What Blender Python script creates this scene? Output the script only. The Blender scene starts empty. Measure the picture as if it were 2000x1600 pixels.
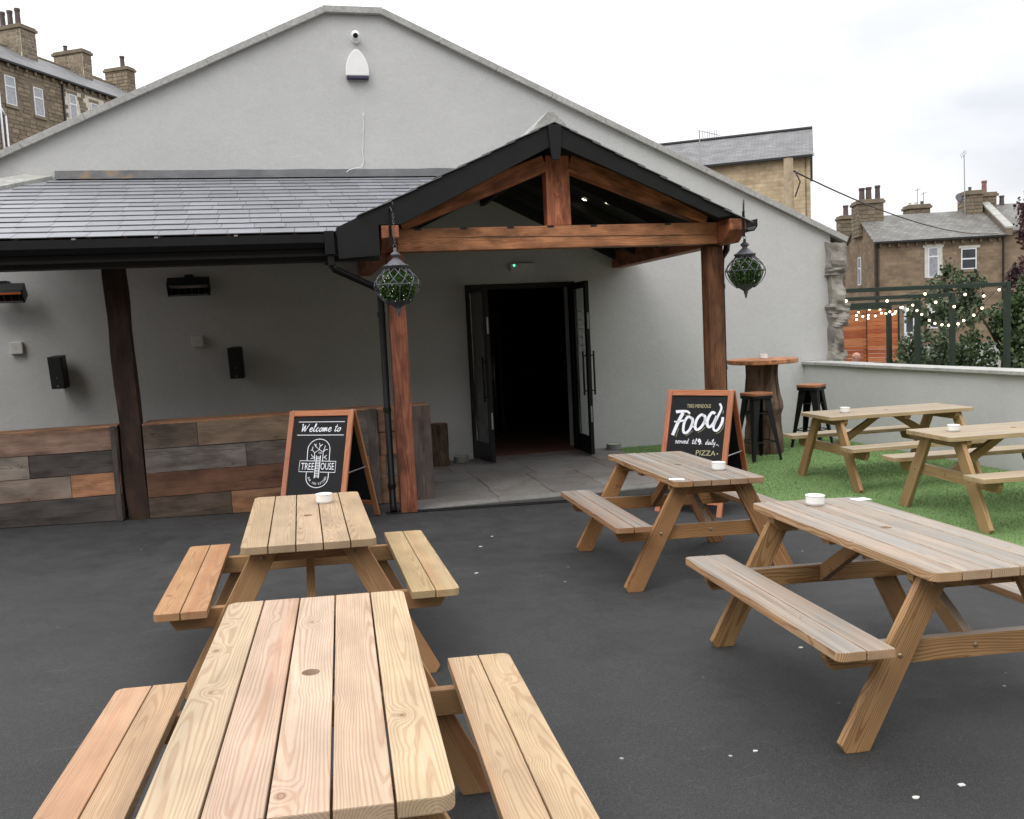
import bpy, bmesh, math, random
from mathutils import Vector, Matrix, noise
R = math.radians
rnd = random.Random(7)
S = bpy.context.scene
COL = S.collection

# ------------------------------------------------------------------ camera
cam_d = bpy.data.cameras.new('camera'); cam = bpy.data.objects.new('camera', cam_d); COL.objects.link(cam)
cam_d.sensor_fit = 'HORIZONTAL'; cam_d.sensor_width = 36.0; cam_d.lens = 36.0*1725.3/2000.0
cam_d.clip_start = 0.05; cam_d.clip_end = 1500
YAW, PITCH, ROLL, EYE = 0.230356, 0.091301, 0.048625, 1.6739
_rt = Vector((math.cos(YAW), -math.sin(YAW), 0)); _fh = Vector((math.sin(YAW), math.cos(YAW), 0)); _z = Vector((0, 0, 1))
_f = math.cos(PITCH)*_fh - math.sin(PITCH)*_z; _u = math.sin(PITCH)*_fh + math.cos(PITCH)*_z
_r2 = math.cos(ROLL)*_rt - math.sin(ROLL)*_u; _u2 = math.sin(ROLL)*_rt + math.cos(ROLL)*_u
cam.matrix_world = Matrix(((_r2.x, _u2.x, -_f.x, 0), (_r2.y, _u2.y, -_f.y, 0), (_r2.z, _u2.z, -_f.z, EYE), (0, 0, 0, 1)))
S.camera = cam

# ------------------------------------------------------------------ world: bright overcast
SUN_EL, SUN_AZ = 55.0, 222.0         # azimuth clockwise from +Y
w = bpy.data.worlds.new('World'); S.world = w; w.use_nodes = True
nt = w.node_tree; nt.nodes.clear()
def wn(t, **k):
    n = nt.nodes.new(t)
    for a, b in k.items(): setattr(n, a, b)
    return n
sky = wn('ShaderNodeTexSky', sky_type='NISHITA', sun_disc=False); sky.sun_elevation = R(SUN_EL); sky.sun_rotation = R(SUN_AZ)
sky.dust_density = 4.0; sky.air_density = 1.0
tc = wn('ShaderNodeTexCoord'); mp = wn('ShaderNodeMapping'); mp.inputs['Scale'].default_value = (1, 1, 2.6)
nz = wn('ShaderNodeTexNoise'); nz.inputs['Scale'].default_value = 2.1; nz.inputs['Detail'].default_value = 5; nz.inputs['Roughness'].default_value = .5
cr = wn('ShaderNodeValToRGB')
cr.color_ramp.elements[0].position = .34; cr.color_ramp.elements[0].color = (5.7, 5.85, 6.2, 1)
cr.color_ramp.elements[1].position = .60; cr.color_ramp.elements[1].color = (9.4, 9.4, 9.45, 1)
mx = wn('ShaderNodeMix', data_type='RGBA'); mx.inputs[0].default_value = .93
bg = wn('ShaderNodeBackground'); bg.inputs['Strength'].default_value = .1
wo = wn('ShaderNodeOutputWorld')
L = nt.links.new
L(tc.outputs['Generated'], mp.inputs[0]); L(mp.outputs[0], nz.inputs['Vector']); L(nz.outputs['Fac'], cr.inputs[0])
# standard overcast sky: the zenith is about three times as bright as the horizon
sz = wn('ShaderNodeSeparateXYZ'); L(tc.outputs['Generated'], sz.inputs[0])
zc = wn('ShaderNodeMath', operation='MAXIMUM'); L(sz.outputs[2], zc.inputs[0]); zc.inputs[1].default_value = 0.0
zm = wn('ShaderNodeMath', operation='MULTIPLY_ADD'); L(zc.outputs[0], zm.inputs[0]); zm.inputs[1].default_value = 2.0; zm.inputs[2].default_value = 1.0
vm = wn('ShaderNodeVectorMath', operation='SCALE'); L(cr.outputs[0], vm.inputs[0]); L(zm.outputs[0], vm.inputs['Scale'])
L(sky.outputs[0], mx.inputs[6]); L(vm.outputs[0], mx.inputs[7]); L(mx.outputs[2], bg.inputs[0]); L(bg.outputs[0], wo.inputs[0])

sd = bpy.data.lights.new('sun', 'SUN'); sd.energy = 1.2; sd.angle = R(30); sd.color = (1, .97, .92)
sun = bpy.data.objects.new('sun', sd); COL.objects.link(sun)
_sv = Vector((math.sin(R(SUN_AZ))*math.cos(R(SUN_EL)), math.cos(R(SUN_AZ))*math.cos(R(SUN_EL)), math.sin(R(SUN_EL))))
sun.rotation_euler = _sv.to_track_quat('Z', 'Y').to_euler(); sun.location = (0, -5, 20)
S.view_settings.view_transform = 'Standard'; S.view_settings.look = 'None'
S.view_settings.exposure = 0.18; S.view_settings.gamma = 1.0; S.view_settings.use_curve_mapping = False
S.render.engine = 'CYCLES'

# ------------------------------------------------------------------ geometry helpers
class MB:
    """collects faces; tint = one number per face read by materials as the piece's own shade"""
    def __init__(s): s.v = []; s.f = []; s.t = []
    def add(s, vs, fs, tint=0.5):
        b = len(s.v); s.v += [tuple(p) for p in vs]
        for f in fs: s.f.append(tuple(b+i for i in f)); s.t.append(tint)
    def box(s, x0, x1, y0, y1, z0, z1, tint=.5, M=None):
        vs = [(x0,y0,z0),(x1,y0,z0),(x1,y1,z0),(x0,y1,z0),(x0,y0,z1),(x1,y0,z1),(x1,y1,z1),(x0,y1,z1)]
        if M is not None: vs = [M @ Vector(p) for p in vs]
        s.add(vs, [(3,2,1,0),(4,5,6,7),(0,1,5,4),(1,2,6,5),(2,3,7,6),(3,0,4,7)], tint)
    def prism(s, poly, t0, t1, fn, tint=.5):
        """poly = 2-D outline, fn(u,v,t) -> 3-D"""
        n = len(poly)
        vs = [fn(u, v, t0) for u, v in poly] + [fn(u, v, t1) for u, v in poly]
        fs = [tuple(range(n))[::-1], tuple(range(n, 2*n))] + [(i, (i+1) % n, n+(i+1) % n, n+i) for i in range(n)]
        s.add(vs, fs, tint)
    def tube(s, pts, r, n=8, cap=True, tint=.5):
        pts = [Vector(p) for p in pts]; rs = r if isinstance(r, (list, tuple)) else [r]*len(pts)
        ring = []; up = None
        for i, p in enumerate(pts):
            d = (pts[min(i+1, len(pts)-1)] - pts[max(i-1, 0)]).normalized()
            if up is None: up = Vector((0, 0, 1)) if abs(d.z) < .9 else Vector((1, 0, 0))
            a = d.cross(up); a = a.normalized() if a.length > 1e-6 else d.orthogonal().normalized()
            b = a.cross(d).normalized(); up = b
            ring.append([p + rs[i]*(math.cos(2*math.pi*k/n)*a + math.sin(2*math.pi*k/n)*b) for k in range(n)])
        vs = [q for rg in ring for q in rg]; fs = []
        for i in range(len(pts)-1):
            for k in range(n): fs.append((i*n+k, i*n+(k+1) % n, (i+1)*n+(k+1) % n, (i+1)*n+k))
        if cap: fs += [tuple(range(n)), tuple(range((len(pts)-1)*n, len(pts)*n))[::-1]]
        s.add(vs, fs, tint)
    def lathe(s, prof, n=24, c=(0, 0, 0), tint=.5):
        vs = []; fs = []; m = len(prof)
        for k in range(n):
            a = 2*math.pi*k/n
            for r, z in prof: vs.append((c[0]+r*math.cos(a), c[1]+r*math.sin(a), c[2]+z))
        for k in range(n):
            k2 = (k+1) % n
            for i in range(m-1): fs.append((k*m+i, k2*m+i, k2*m+i+1, k*m+i+1))
        s.add(vs, fs, tint)
    def mesh(s, name, bevel=0, smooth=False, seg=2):
        me = bpy.data.meshes.new(name); me.from_pydata(s.v, [], s.f)
        if bevel or smooth or True:
            at = me.attributes.new('tint', 'FLOAT', 'FACE'); at.data.foreach_set('value', s.t)
        bm = bmesh.new(); bm.from_mesh(me)
        bmesh.ops.remove_doubles(bm, verts=bm.verts, dist=1e-6)
        bmesh.ops.recalc_face_normals(bm, faces=bm.faces)
        if bevel:
            es = [e for e in bm.edges if len(e.link_faces) == 2 and e.calc_face_angle(0) > .5]
            bmesh.ops.bevel(bm, geom=es, offset=bevel, segments=seg, profile=.6, affect='EDGES')
        if smooth:
            for f in bm.faces: f.smooth = True
        bm.to_mesh(me); bm.free()
        return me

WM = {}                                     # world matrices, before any depsgraph update
def link(name, data, mat=None, parent=None, M=None, **props):
    o = bpy.data.objects.new(name, data); COL.objects.link(o)
    M = M or Matrix(); WM[o] = M
    if parent is not None:
        o.parent = parent; o.matrix_basis = WM[parent].inverted() @ M
    else: o.matrix_basis = M
    if data is not None and mat is not None and not len(data.materials): data.materials.append(mat)
    for k, v in props.items(): o[k] = v
    return o
def thing(name, label, cat, loc=(0, 0, 0), group=None, M=None):
    o = link(name, None, M=M or Matrix.Translation(loc)); o.empty_display_size = .1
    o['label'] = label; o['category'] = cat
    if group: o['group'] = group
    return o
def tag(o, label, cat, group=None):
    o['label'] = label; o['category'] = cat
    if group: o['group'] = group
    return o
def struct(name, me, mat): return link(name, me, mat, kind='structure')
CACHE = {}
def board_mesh(w, l, t, bev=.003):
    """board, long axis local Y, centred"""
    k = ('b', round(w, 4), round(l, 4), round(t, 4), bev)
    if k not in CACHE:
        m = MB(); m.box(-w/2, w/2, -l/2, l/2, -t/2, t/2); CACHE[k] = m.mesh('board', bev)
    return CACHE[k]
def frame_M(p, ydir, zdir=(0, 0, 1)):
    y = Vector(ydir).normalized(); z = Vector(zdir); x = y.cross(z)
    if x.length < 1e-5: x = y.cross(Vector((1, 0, 0)))
    x.normalize(); z = x.cross(y)
    return Matrix(((x.x, y.x, z.x, p[0]), (x.y, y.y, z.y, p[1]), (x.z, y.z, z.z, p[2]), (0, 0, 0, 1)))
def beam(name, p0, p1, w_, t_, mat, parent, up=(0, 0, 1), bev=.006, color=None, own=False):
    """timber from p0 to p1 (world), w_ across, t_ along up"""
    p0 = Vector(p0); p1 = Vector(p1)
    me = board_mesh(w_, (p1-p0).length, t_, bev)
    if me.materials and me.materials[0] != mat: me = me.copy(); me.materials.clear()
    o = link(name, me, mat, parent, frame_M((p0+p1)/2, p1-p0, up))
    if color: o.color = (*color, 1)
    return o

# ------------------------------------------------------------------ material helpers
class NT:
    def __init__(s, name):
        s.m = bpy.data.materials.new(name); s.m.use_nodes = True; s.t = s.m.node_tree; s.t.nodes.clear()
        s.out = s.n('ShaderNodeOutputMaterial'); s.b = s.n('ShaderNodeBsdfPrincipled'); s.l(s.b.outputs[0], s.out.inputs[0])
    def n(s, t, **k):
        n = s.t.nodes.new(t)
        for a, b in k.items(): setattr(n, a, b)
        return n
    def l(s, a, b): s.t.links.new(a, b)
    def set(s, node, **k):
        for a, b in k.items():
            i = node.inputs[a.replace('_', ' ')]
            if hasattr(b, 'is_output'): s.l(b, i)
            else: i.default_value = b
        return node
    def obj(s): return s.n('ShaderNodeTexCoord').outputs['Object']
    def pos(s): return s.n('ShaderNodeNewGeometry').outputs['Position']
    def map(s, v, scale=(1, 1, 1), loc=(0, 0, 0), rot=(0, 0, 0)):
        m = s.n('ShaderNodeMapping'); s.l(v, m.inputs[0]); m.inputs['Scale'].default_value = scale; m.inputs['Location'].default_value = loc; m.inputs['Rotation'].default_value = rot
        return m.outputs[0]
    def noise(s, v, scale, detail=4, rough=.55, dist=0):
        n = s.n('ShaderNodeTexNoise'); s.l(v, n.inputs['Vector']); n.inputs['Scale'].default_value = scale; n.inputs['Detail'].default_value = detail
        n.inputs['Roughness'].default_value = rough; n.inputs['Distortion'].default_value = dist
        return n.outputs['Fac']
    def ramp(s, v, stops):
        n = s.n('ShaderNodeValToRGB'); s.l(v, n.inputs[0]); e = n.color_ramp.elements
        while len(e) < len(stops): e.new(.5)
        for i, (p, c) in enumerate(stops):
            e[i].position = p; e[i].color = (c, c, c, 1) if not isinstance(c, tuple) else (*c, 1)
        return n.outputs[0]
    def mix(s, f, a, b, mode='MIX'):
        n = s.n('ShaderNodeMix', data_type='RGBA', blend_type=mode)
        for i, v in ((0, f), (6, a), (7, b)):
            if hasattr(v, 'is_output'): s.l(v, n.inputs[i])
            else: n.inputs[i].default_value = v if i == 0 else ((v, v, v, 1) if not isinstance(v, tuple) else (*v, 1))
        return n.outputs[2]
    def math(s, op, a, b=0., c=0.):
        n = s.n('ShaderNodeMath', operation=op)
        for i, v in enumerate((a, b, c)):
            if hasattr(v, 'is_output'): s.l(v, n.inputs[i])
            else: n.inputs[i].default_value = v
        return n.outputs[0]
    def attr(s, name='tint'):
        n = s.n('ShaderNodeAttribute'); n.attribute_name = name; return n.outputs['Fac']
    def bump(s, h, strength=.3, dist=.01):
        n = s.n('ShaderNodeBump'); s.l(h, n.inputs['Height']); n.inputs['Strength'].default_value = strength; n.inputs['Distance'].default_value = dist
        s.l(n.outputs[0], s.b.inputs['Normal'])
    def fin(s, col, rough=.6, spec=.5, metal=0):
        for k, v in (('Base Color', col), ('Roughness', rough), ('Specular IOR Level', spec), ('Metallic', metal)):
            i = s.b.inputs[k]
            if hasattr(v, 'is_output'): s.l(v, i)
            else: i.default_value = (*v, 1) if isinstance(v, tuple) else v
        return s.m

def M_plain(name, col, rough=.5, var=.12, scale=6, bump=0, bscale=60, spec=.5, metal=0, world=False):
    t = NT(name); v = t.pos() if world else t.obj()
    n = t.noise(v, scale, 5)
    c = t.mix(1.0, t.ramp(n, [(.3, 1-var), (.7, 1+var)]), tuple(col), 'MULTIPLY')
    if bump: t.bump(t.noise(v, bscale, 4), bump, .004)
    return t.fin(c, rough, spec, metal)
def M_emit(name, col, s):
    t = NT(name); t.b.inputs['Emission Color'].default_value = (*col, 1); t.b.inputs['Emission Strength'].default_value = s
    return t.fin(tuple(col), .4)

def M_wood(name, ring=9.0, contrast=.38, weather=0., dark=(.42, .24, .12), rough=.65, knots=.5, stain=0., blotch=.12, heart=.55):
    """object colour = the board's own colour; grain runs along local Y"""
    t = NT(name); oi = t.n('ShaderNodeObjectInfo'); rn = oi.outputs['Random']
    co = t.obj(); sx = t.n('ShaderNodeSeparateXYZ'); t.l(co, sx.inputs[0])
    x, y, z = sx.outputs
    off = t.math('MULTIPLY', rn, 61.7)
    yo = t.math('ADD', y, off)
    cmb = t.n('ShaderNodeCombineXYZ'); t.l(x, cmb.inputs[0]); t.l(t.math('MULTIPLY', yo, .35), cmb.inputs[1]); t.l(t.math('ADD', z, off), cmb.inputs[2])
    wob = t.noise(cmb.outputs[0], 6.0, 3, .5)
    wob2 = t.noise(t.map(cmb.outputs[0], (1, .25, 1)), 5.0, 2, .5)
    # distance from a pith line that drifts below the board's face
    fr = t.math('FRACT', t.math('MULTIPLY', rn, 7.31)); cx = t.math('MULTIPLY', t.math('SUBTRACT', fr, .5), .13)
    if knots:
        vo = t.n('ShaderNodeTexVoronoi'); t.l(t.map(cmb.outputs[0], (1, 1.9, .001)), vo.inputs['Vector']); vo.inputs['Scale'].default_value = 8.5
        se = t.n('ShaderNodeSeparateColor'); t.l(vo.outputs['Color'], se.inputs[0])
        pick = t.math('GREATER_THAN', se.outputs[0], 1-knots*.55)
        bend = t.math('MULTIPLY', t.ramp(vo.outputs['Distance'], [(0, 1.), (.12, .72), (.26, .25), (.45, 0.)]), pick)
    dx = t.math('ADD', t.math('SUBTRACT', x, cx), t.math('MULTIPLY', t.math('SUBTRACT', wob, .5), .030))
    dz = t.math('ADD', t.math('ADD', z, .030), t.math('MULTIPLY', t.math('SUBTRACT', wob2, .5), .16))
    d = t.math('SQRT', t.math('ADD', t.math('MULTIPLY', dx, dx), t.math('MULTIPLY', dz, dz)))
    if knots: d = t.math('ADD', d, t.math('MULTIPLY', bend, .024))
    ph = t.math('MULTIPLY', d, 2*math.pi*ring*10)
    sn = t.math('SINE', ph)
    g = t.ramp(t.math('MULTIPLY_ADD', sn, .5, .5), [(0, 0.), (.60, .12), (.92, 1.), (1., .7)])
    fib = t.noise(t.map(cmb.outputs[0], (140, 5, 140)), 1.0, 3, .6)
    blot = t.noise(cmb.outputs[0], 9, 3)
    base = oi.outputs['Color']
    dk = t.mix(1.0, base, tuple(dark), 'MULTIPLY')
    c = t.mix(t.math('MULTIPLY', g, contrast), base, t.mix(.45, base, dk))
    c = t.mix(t.math('MULTIPLY', g, contrast), c, dk)
    hw = t.noise(t.map(cmb.outputs[0], (9, .8, 9)), 1.0, 3, .5)     # redder heartwood streaks
    c = t.mix(t.ramp(hw, [(.56, 0.), (.66, heart)]), c, t.mix(1.0, base, (.93, .70, .60), 'MULTIPLY'))
    c = t.mix(1.0, c, t.ramp(fib, [(.25, .86), (.75, 1.1)]), 'MULTIPLY')
    c = t.mix(1.0, c, t.ramp(blot, [(.3, 1-blotch*1.2), (.7, 1+blotch)]), 'MULTIPLY')
    if knots:
        kd = t.ramp(vo.outputs['Distance'], [(0, .8), (.045, .55), (.06, 1.), (.085, .45), (.12, .12), (.2, 0.)])
        c = t.mix(t.math('MULTIPLY', t.math('MULTIPLY', kd, pick), .78), c, t.mix(1.0, base, (.30, .15, .08), 'MULTIPLY'))
    if weather:
        wn_ = t.noise(t.map(cmb.outputs[0], (26, 1.2, 26)), 1.0, 5, .65); wb = t.noise(cmb.outputs[0], 4, 3)
        geo = t.n('ShaderNodeNewGeometry'); sp = t.n('ShaderNodeSeparateXYZ'); t.l(geo.outputs['Normal'], sp.inputs[0])
        top = t.ramp(sp.outputs[2], [(.5, 0.), (.95, 1.)])       # rain and sun bleach only the faces that lie open to the sky
        grey = t.mix(t.ramp(wn_, [(.35, 0.), (.7, 1.)]), (.135, .127, .115), (.335, .325, .305))
        c = t.mix(t.math('MULTIPLY', t.math('MULTIPLY', t.ramp(wb, [(.2, .45), (.7, 1.)]), weather), top), c, grey)
    if stain:
        sn_ = t.noise(t.map(cmb.outputs[0], (1, .8, 1)), 7, 4, .6)
        c = t.mix(t.math('MULTIPLY', t.ramp(sn_, [(.52, 0.), (.72, 1.)]), stain), c, t.mix(1.0, base, (.22, .17, .15), 'MULTIPLY'))
    h = t.math('ADD', t.math('MULTIPLY', fib, .6), t.math('MULTIPLY', g, -.35))
    t.bump(h, .25, .002)
    return t.fin(c, rough, .35)

def M_stone(name, a, b, scale=3, rough=.85, moss=None):
    t = NT(name); v = t.pos(); n = t.noise(v, scale, 6, .6); f = t.noise(v, scale*14, 4)
    c = t.mix(t.ramp(n, [(.3, 0.), (.7, 1.)]), tuple(a), tuple(b))
    c = t.mix(1.0, c, t.ramp(f, [(.3, .82), (.7, 1.15)]), 'MULTIPLY')
    c = t.mix(1.0, c, t.ramp(t.attr(), [(0, .45), (.5, 1.), (1, 1.5)]), 'MULTIPLY')
    if moss: c = t.mix(t.ramp(t.noise(v, scale*2.7, 4), [(.52, 0.), (.66, .7)]), c, tuple(moss))
    t.bump(f, .5, .006)
    return t.fin(c, rough, .3)

# --- the materials
m_wood = M_wood('fresh_larch', 16, .40, 0, (.60, .42, .32), .6, .7)
m_woodw = M_wood('weathered_larch', 14, .7, .9, (.50, .36, .24), .5, .5)
m_woodl = M_wood('treated_pine', 14, .4, .6, (.55, .40, .25), .65, .5)
m_porch = M_wood('stained_oak', 9.0, .5, 0, (.45, .30, .22), .6, .3, .95, .38, .12)
m_recl = M_wood('reclaimed_board', 11.0, .45, 0, (.45, .35, .28), .85, .6, .7, .32)
m_frame = M_wood('stained_frame', 9.0, .3, 0, (.5, .35, .25), .5, .35)
m_slat = M_wood('cedar_slat', 8.0, .3, 0, (.5, .35, .25), .55, .2)

def mk_asphalt():
    t = NT('asphalt'); v = t.pos()
    big = t.noise(v, .55, 4, .55); mid = t.noise(v, 5, 4, .6); fine = t.noise(v, 210, 3, .75); grit = t.noise(v, 75, 3, .7)
    c = t.mix(t.ramp(big, [(.3, 0.), (.72, 1.)]), (.021, .0212, .0215), (.038, .0382, .0387))
    c = t.mix(1.0, c, t.ramp(mid, [(.3, .84), (.7, 1.18)]), 'MULTIPLY')
    c = t.mix(1.0, c, t.ramp(grit, [(.3, .72), (.7, 1.3)]), 'MULTIPLY')
    c = t.mix(t.ramp(fine, [(.55, 0.), (.70, .7)]), c, (.125, .125, .127))
    vo = t.n('ShaderNodeTexVoronoi'); t.l(v, vo.inputs['Vector']); vo.inputs['Scale'].default_value = 7.0
    se = t.n('ShaderNodeSeparateColor'); t.l(vo.outputs['Color'], se.inputs[0])
    sp = t.math('MULTIPLY', t.math('GREATER_THAN', se.outputs[0], .80), t.ramp(vo.outputs['Distance'], [(.045, 1.), (.075, 0.)]))
    c = t.mix(t.math('MULTIPLY', sp, t.math('MULTIPLY', se.outputs[1], .9)), c, (.42, .42, .41))
    sc = t.ramp(t.noise(t.map(v, (.6, 3, 1), rot=(0, 0, .5)), 3.1, 5, .6), [(.64, 0.), (.8, .35)])
    c = t.mix(sc, c, (.10, .10, .10))
    t.bump(fine, .55, .004)
    return t.fin(c, t.ramp(mid, [(.3, .62), (.7, .85)]), .35)
m_asphalt = mk_asphalt()
def mk_render():
    t = NT('painted_render'); v = t.pos()
    a = t.noise(v, .7, 4, .5); f = t.noise(v, 55, 4, .65)
    c = t.mix(t.ramp(a, [(.3, 0.), (.7, 1.)]), (.475, .477, .472), (.52, .52, .514))
    st = t.noise(t.map(v, (3.5, 3.5, .35)), 1.0, 5, .6); tr = t.noise(t.map(v, (1, 1, 1.6)), 5.5, 4, .6, 1.2)
    c = t.mix(t.ramp(st, [(.58, 0.), (.8, .22)]), c, (.36, .36, .34))
    c = t.mix(1.0, c, t.ramp(f, [(.3, .94), (.7, 1.05)]), 'MULTIPLY')
    c = t.mix(1.0, c, t.ramp(tr, [(.3, .965), (.7, 1.03)]), 'MULTIPLY')
    t.bump(t.math('ADD', f, t.math('MULTIPLY', tr, 1.1)), .45, .005)
    return t.fin(c, .82, .25)
m_render = mk_render()
def mk_slate():
    t = NT('slate'); oi = t.n('ShaderNodeObjectInfo'); v = t.pos()
    a = t.noise(t.map(v, (3, 9, 9)), 1.6, 5, .6); sp = t.noise(v, 16, 4, .6)
    c = t.mix(t.ramp(a, [(.3, 0.), (.7, 1.)]), (.14, .146, .162), (.195, .201, .217))
    c = t.mix(1.0, c, t.ramp(oi.outputs['Random'], [(0, .86), (1, 1.14)]), 'MULTIPLY')
    c = t.mix(t.ramp(sp, [(.66, 0.), (.75, .5)]), c, (.34, .34, .33))
    t.bump(a, .25, .004)
    return t.fin(c, t.ramp(oi.outputs['Random'], [(0, .44), (1, .48)]), .7)
m_slate = mk_slate()
def mk_farslate(name, a, b, rot, row=.25):
    t = NT(name); v = t.map(t.obj(), (1, 1, 1))
    br = t.n('ShaderNodeTexBrick'); t.l(v, br.inputs['Vector']); br.inputs['Scale'].default_value = 1
    br.inputs['Brick Width'].default_value = .35; br.inputs['Row Height'].default_value = row; br.inputs['Mortar Size'].default_value = .012
    br.inputs['Color1'].default_value = (*a, 1); br.inputs['Color2'].default_value = (*b, 1); br.inputs['Mortar'].default_value = (a[0]*.45, a[1]*.45, a[2]*.45, 1)
    n = t.noise(t.obj(), 1.2, 5, .6)
    c = t.mix(1.0, br.outputs['Color'], t.ramp(n, [(.3, .75), (.7, 1.25)]), 'MULTIPLY')
    return t.fin(c, .6, .4)
m_slate_far = mk_farslate('far_slate', (.115, .115, .118), (.165, .165, .168), 0)
m_slate_brown = mk_farslate('stone_slate', (.12, .115, .105), (.175, .168, .155), 0)
def mk_ashlar(name, a, b, mortar, bw=.5, rh=.2, ms=.02):
    t = NT(name); v = t.obj()
    br = t.n('ShaderNodeTexBrick'); t.l(v, br.inputs['Vector']); br.inputs['Scale'].default_value = 1; br.inputs['Bias'].default_value = -.1
    br.inputs['Brick Width'].default_value = bw; br.inputs['Row Height'].default_value = rh; br.inputs['Mortar Size'].default_value = ms
    br.inputs['Color1'].default_value = (*a, 1); br.inputs['Color2'].default_value = (*b, 1); br.inputs['Mortar'].default_value = (*mortar, 1)
    n = t.noise(v, 1.1, 6, .65)
    c = t.mix(1.0, br.outputs['Color'], t.ramp(n, [(.25, .6), (.75, 1.35)]), 'MULTIPLY')
    t.bump(br.outputs['Fac'], -.4, .02)
    return t.fin(c, .9, .2)
m_buff = mk_ashlar('buff_stone', (.40, .305, .195), (.52, .405, .27), (.36, .29, .20), .6, .19)
m_brownst = mk_ashlar('brown_stone', (.185, .135, .092), (.27, .20, .135), (.19, .15, .11), .5, .2, .015)
m_stone_d = M_stone('sooty_stone', (.165, .130, .092), (.26, .208, .150), 2.2)
m_mortar = M_plain('pale_mortar', (.60, .55, .46), .9, .2, 3)
m_mortar_d = M_plain('dark_mortar', (.17, .135, .098), .9, .2, 3)
m_cope = M_stone('coping_stone', (.33, .325, .31), (.42, .415, .40), 2.0, .85, (.30, .30, .28))
m_cope2 = M_stone('lichen_coping', (.26, .26, .24), (.38, .38, .35), 3.5, .9, (.44, .44, .40))
m_quoin = M_stone('rubble_stone', (.17, .16, .14), (.33, .31, .27), 5, .9)
m_flag = M_stone('flagstone', (.145, .138, .130), (.225, .213, .200), 1.8, .7, (.15, .115, .10))
m_kerb = M_stone('kerb_stone', (.17, .165, .155), (.24, .235, .222), 3, .8)
m_lead = NT('lead_flashing'); _v = m_lead.pos()
_c = m_lead.mix(m_lead.ramp(m_lead.noise(_v, 4, 5), [(.3, 0.), (.7, 1.)]), (.065, .067, .072), (.115, .117, .122)); m_lead.bump(m_lead.noise(_v, 9, 4), .4, .01)
_sx = m_lead.n('ShaderNodeSeparateXYZ'); m_lead.l(_v, _sx.inputs[0])
_k = m_lead.math('MULTIPLY', m_lead.ramp(m_lead.math('MULTIPLY_ADD', _sx.outputs[0], .25, 1.0), [(.32, 0.), (.36, 1.), (.53, 1.), (.58, 0.)]), m_lead.ramp(m_lead.noise(_v, 6, 4), [(.45, 0.), (.58, .6)]))
_c = m_lead.mix(_k, _c, (.24, .15, .075))
m_lead = m_lead.fin(_c, .5, .5)
m_ceil = M_plain('brown_ceiling_boards', (.22, .085, .035), .75, .3, 3)
m_black = M_plain('black_paint', (.006, .006, .007), .55, .3, 5)
m_blackm = M_plain('black_metal', (.007, .007, .008), .45, .2, 8, spec=.3)
m_barge = M_plain('bargeboard_paint', (.009, .010, .0095), .6, .25, 3, .15, 30, spec=.25)
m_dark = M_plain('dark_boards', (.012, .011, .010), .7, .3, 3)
m_post = M_wood('old_dark_post', 8, .5, 0, (.4, .3, .25), .75, .3, .9, .5)
m_chalk = M_plain('blackboard', (.012, .0125, .0135), .7, .2, 3, spec=.2)
m_white = M_plain('white_plastic', (.78, .78, .77), .4, .04, 5)
m_cream = M_plain('cream_plastic', (.55, .54, .51), .5, .05, 5)
m_paint = M_plain('white_chalk_paint', (.72, .73, .78), .7, .12, 60)
m_yellow = M_plain('straw_chalk_paint', (.42, .39, .22), .7, .15, 60)
m_ceram = M_plain('white_ceramic', (.80, .80, .79), .18, .03, 8)
m_upvc = M_plain('white_window_paint', (.68, .69, .72), .4, .06, 3)
m_surr = M_plain('painted_stone_surround', (.50, .49, .44), .7, .12, 3)
m_glassd = M_plain('window_glass', (.05, .055, .065), .06, .3, 2, spec=.8)
m_netc = M_plain('window_glass_with_net_curtain', (.30, .31, .34), .12, .2, 6, spec=.7)
m_tub = M_plain('galvanised_tub', (.20, .21, .20), .55, .15, 8)
m_wax = M_plain('pale_wax', (.50, .50, .36), .6, .1, 8)
m_lant = M_plain('weathered_zinc', (.085, .086, .098), .55, .35, 25, .2, 80)
m_steel = M_plain('galvanised_steel', (.35, .35, .35), .4, .15, 30, metal=.7)
m_brass = M_plain('bolt_zinc', (.30, .24, .15), .42, .25, 40, metal=.6)
m_green = M_plain('green_steel', (.014, .028, .017), .5, .15, 4)
m_terra = M_plain('terracotta', (.24, .11, .09), .8, .2, 5)
m_potd = M_plain('sooty_pot', (.085, .065, .060), .8, .3, 5)
m_brickred = M_plain('red_floor_tile', (.14, .07, .05), .6, .2, 6)
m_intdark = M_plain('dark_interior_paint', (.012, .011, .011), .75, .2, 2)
m_pole = M_plain('weathered_pole', (.24, .19, .125), .9, .25, 5)
m_wire = M_plain('black_cable', (.02, .02, .02), .6, .1, 5)
m_soil = M_plain('soil', (.09, .075, .05), .95, .3, 2, world=True)
def mk_bark(name, a, b, sc):
    t = NT(name); v = t.obj(); n = t.noise(t.map(v, (1, 1, .22)), sc, 6, .65, .6)
    c = t.mix(t.ramp(n, [(.35, 0.), (.68, 1.)]), tuple(a), tuple(b)); t.bump(n, .9, .02)
    return t.fin(c, .9, .2)
m_bark = mk_bark('rough_bark', (.035, .022, .014), (.13, .085, .052), 22)
m_bark2 = mk_bark('mottled_trunk', (.045, .026, .018), (.20, .13, .095), 9)
m_branch = mk_bark('tree_bark', (.03, .022, .016), (.07, .055, .04), 14)
def mk_leaf(name, a, b, rough=.55):
    t = NT(name); c = t.mix(t.attr(), tuple(a), tuple(b))
    t.b.inputs['Subsurface Weight'].default_value = 0
    return t.fin(c, rough, .35)
m_leafg = mk_leaf('green_leaves', (.012, .026, .009), (.075, .12, .035))
m_leafg2 = mk_leaf('grey_green_leaves', (.035, .055, .028), (.115, .15, .075))
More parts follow.
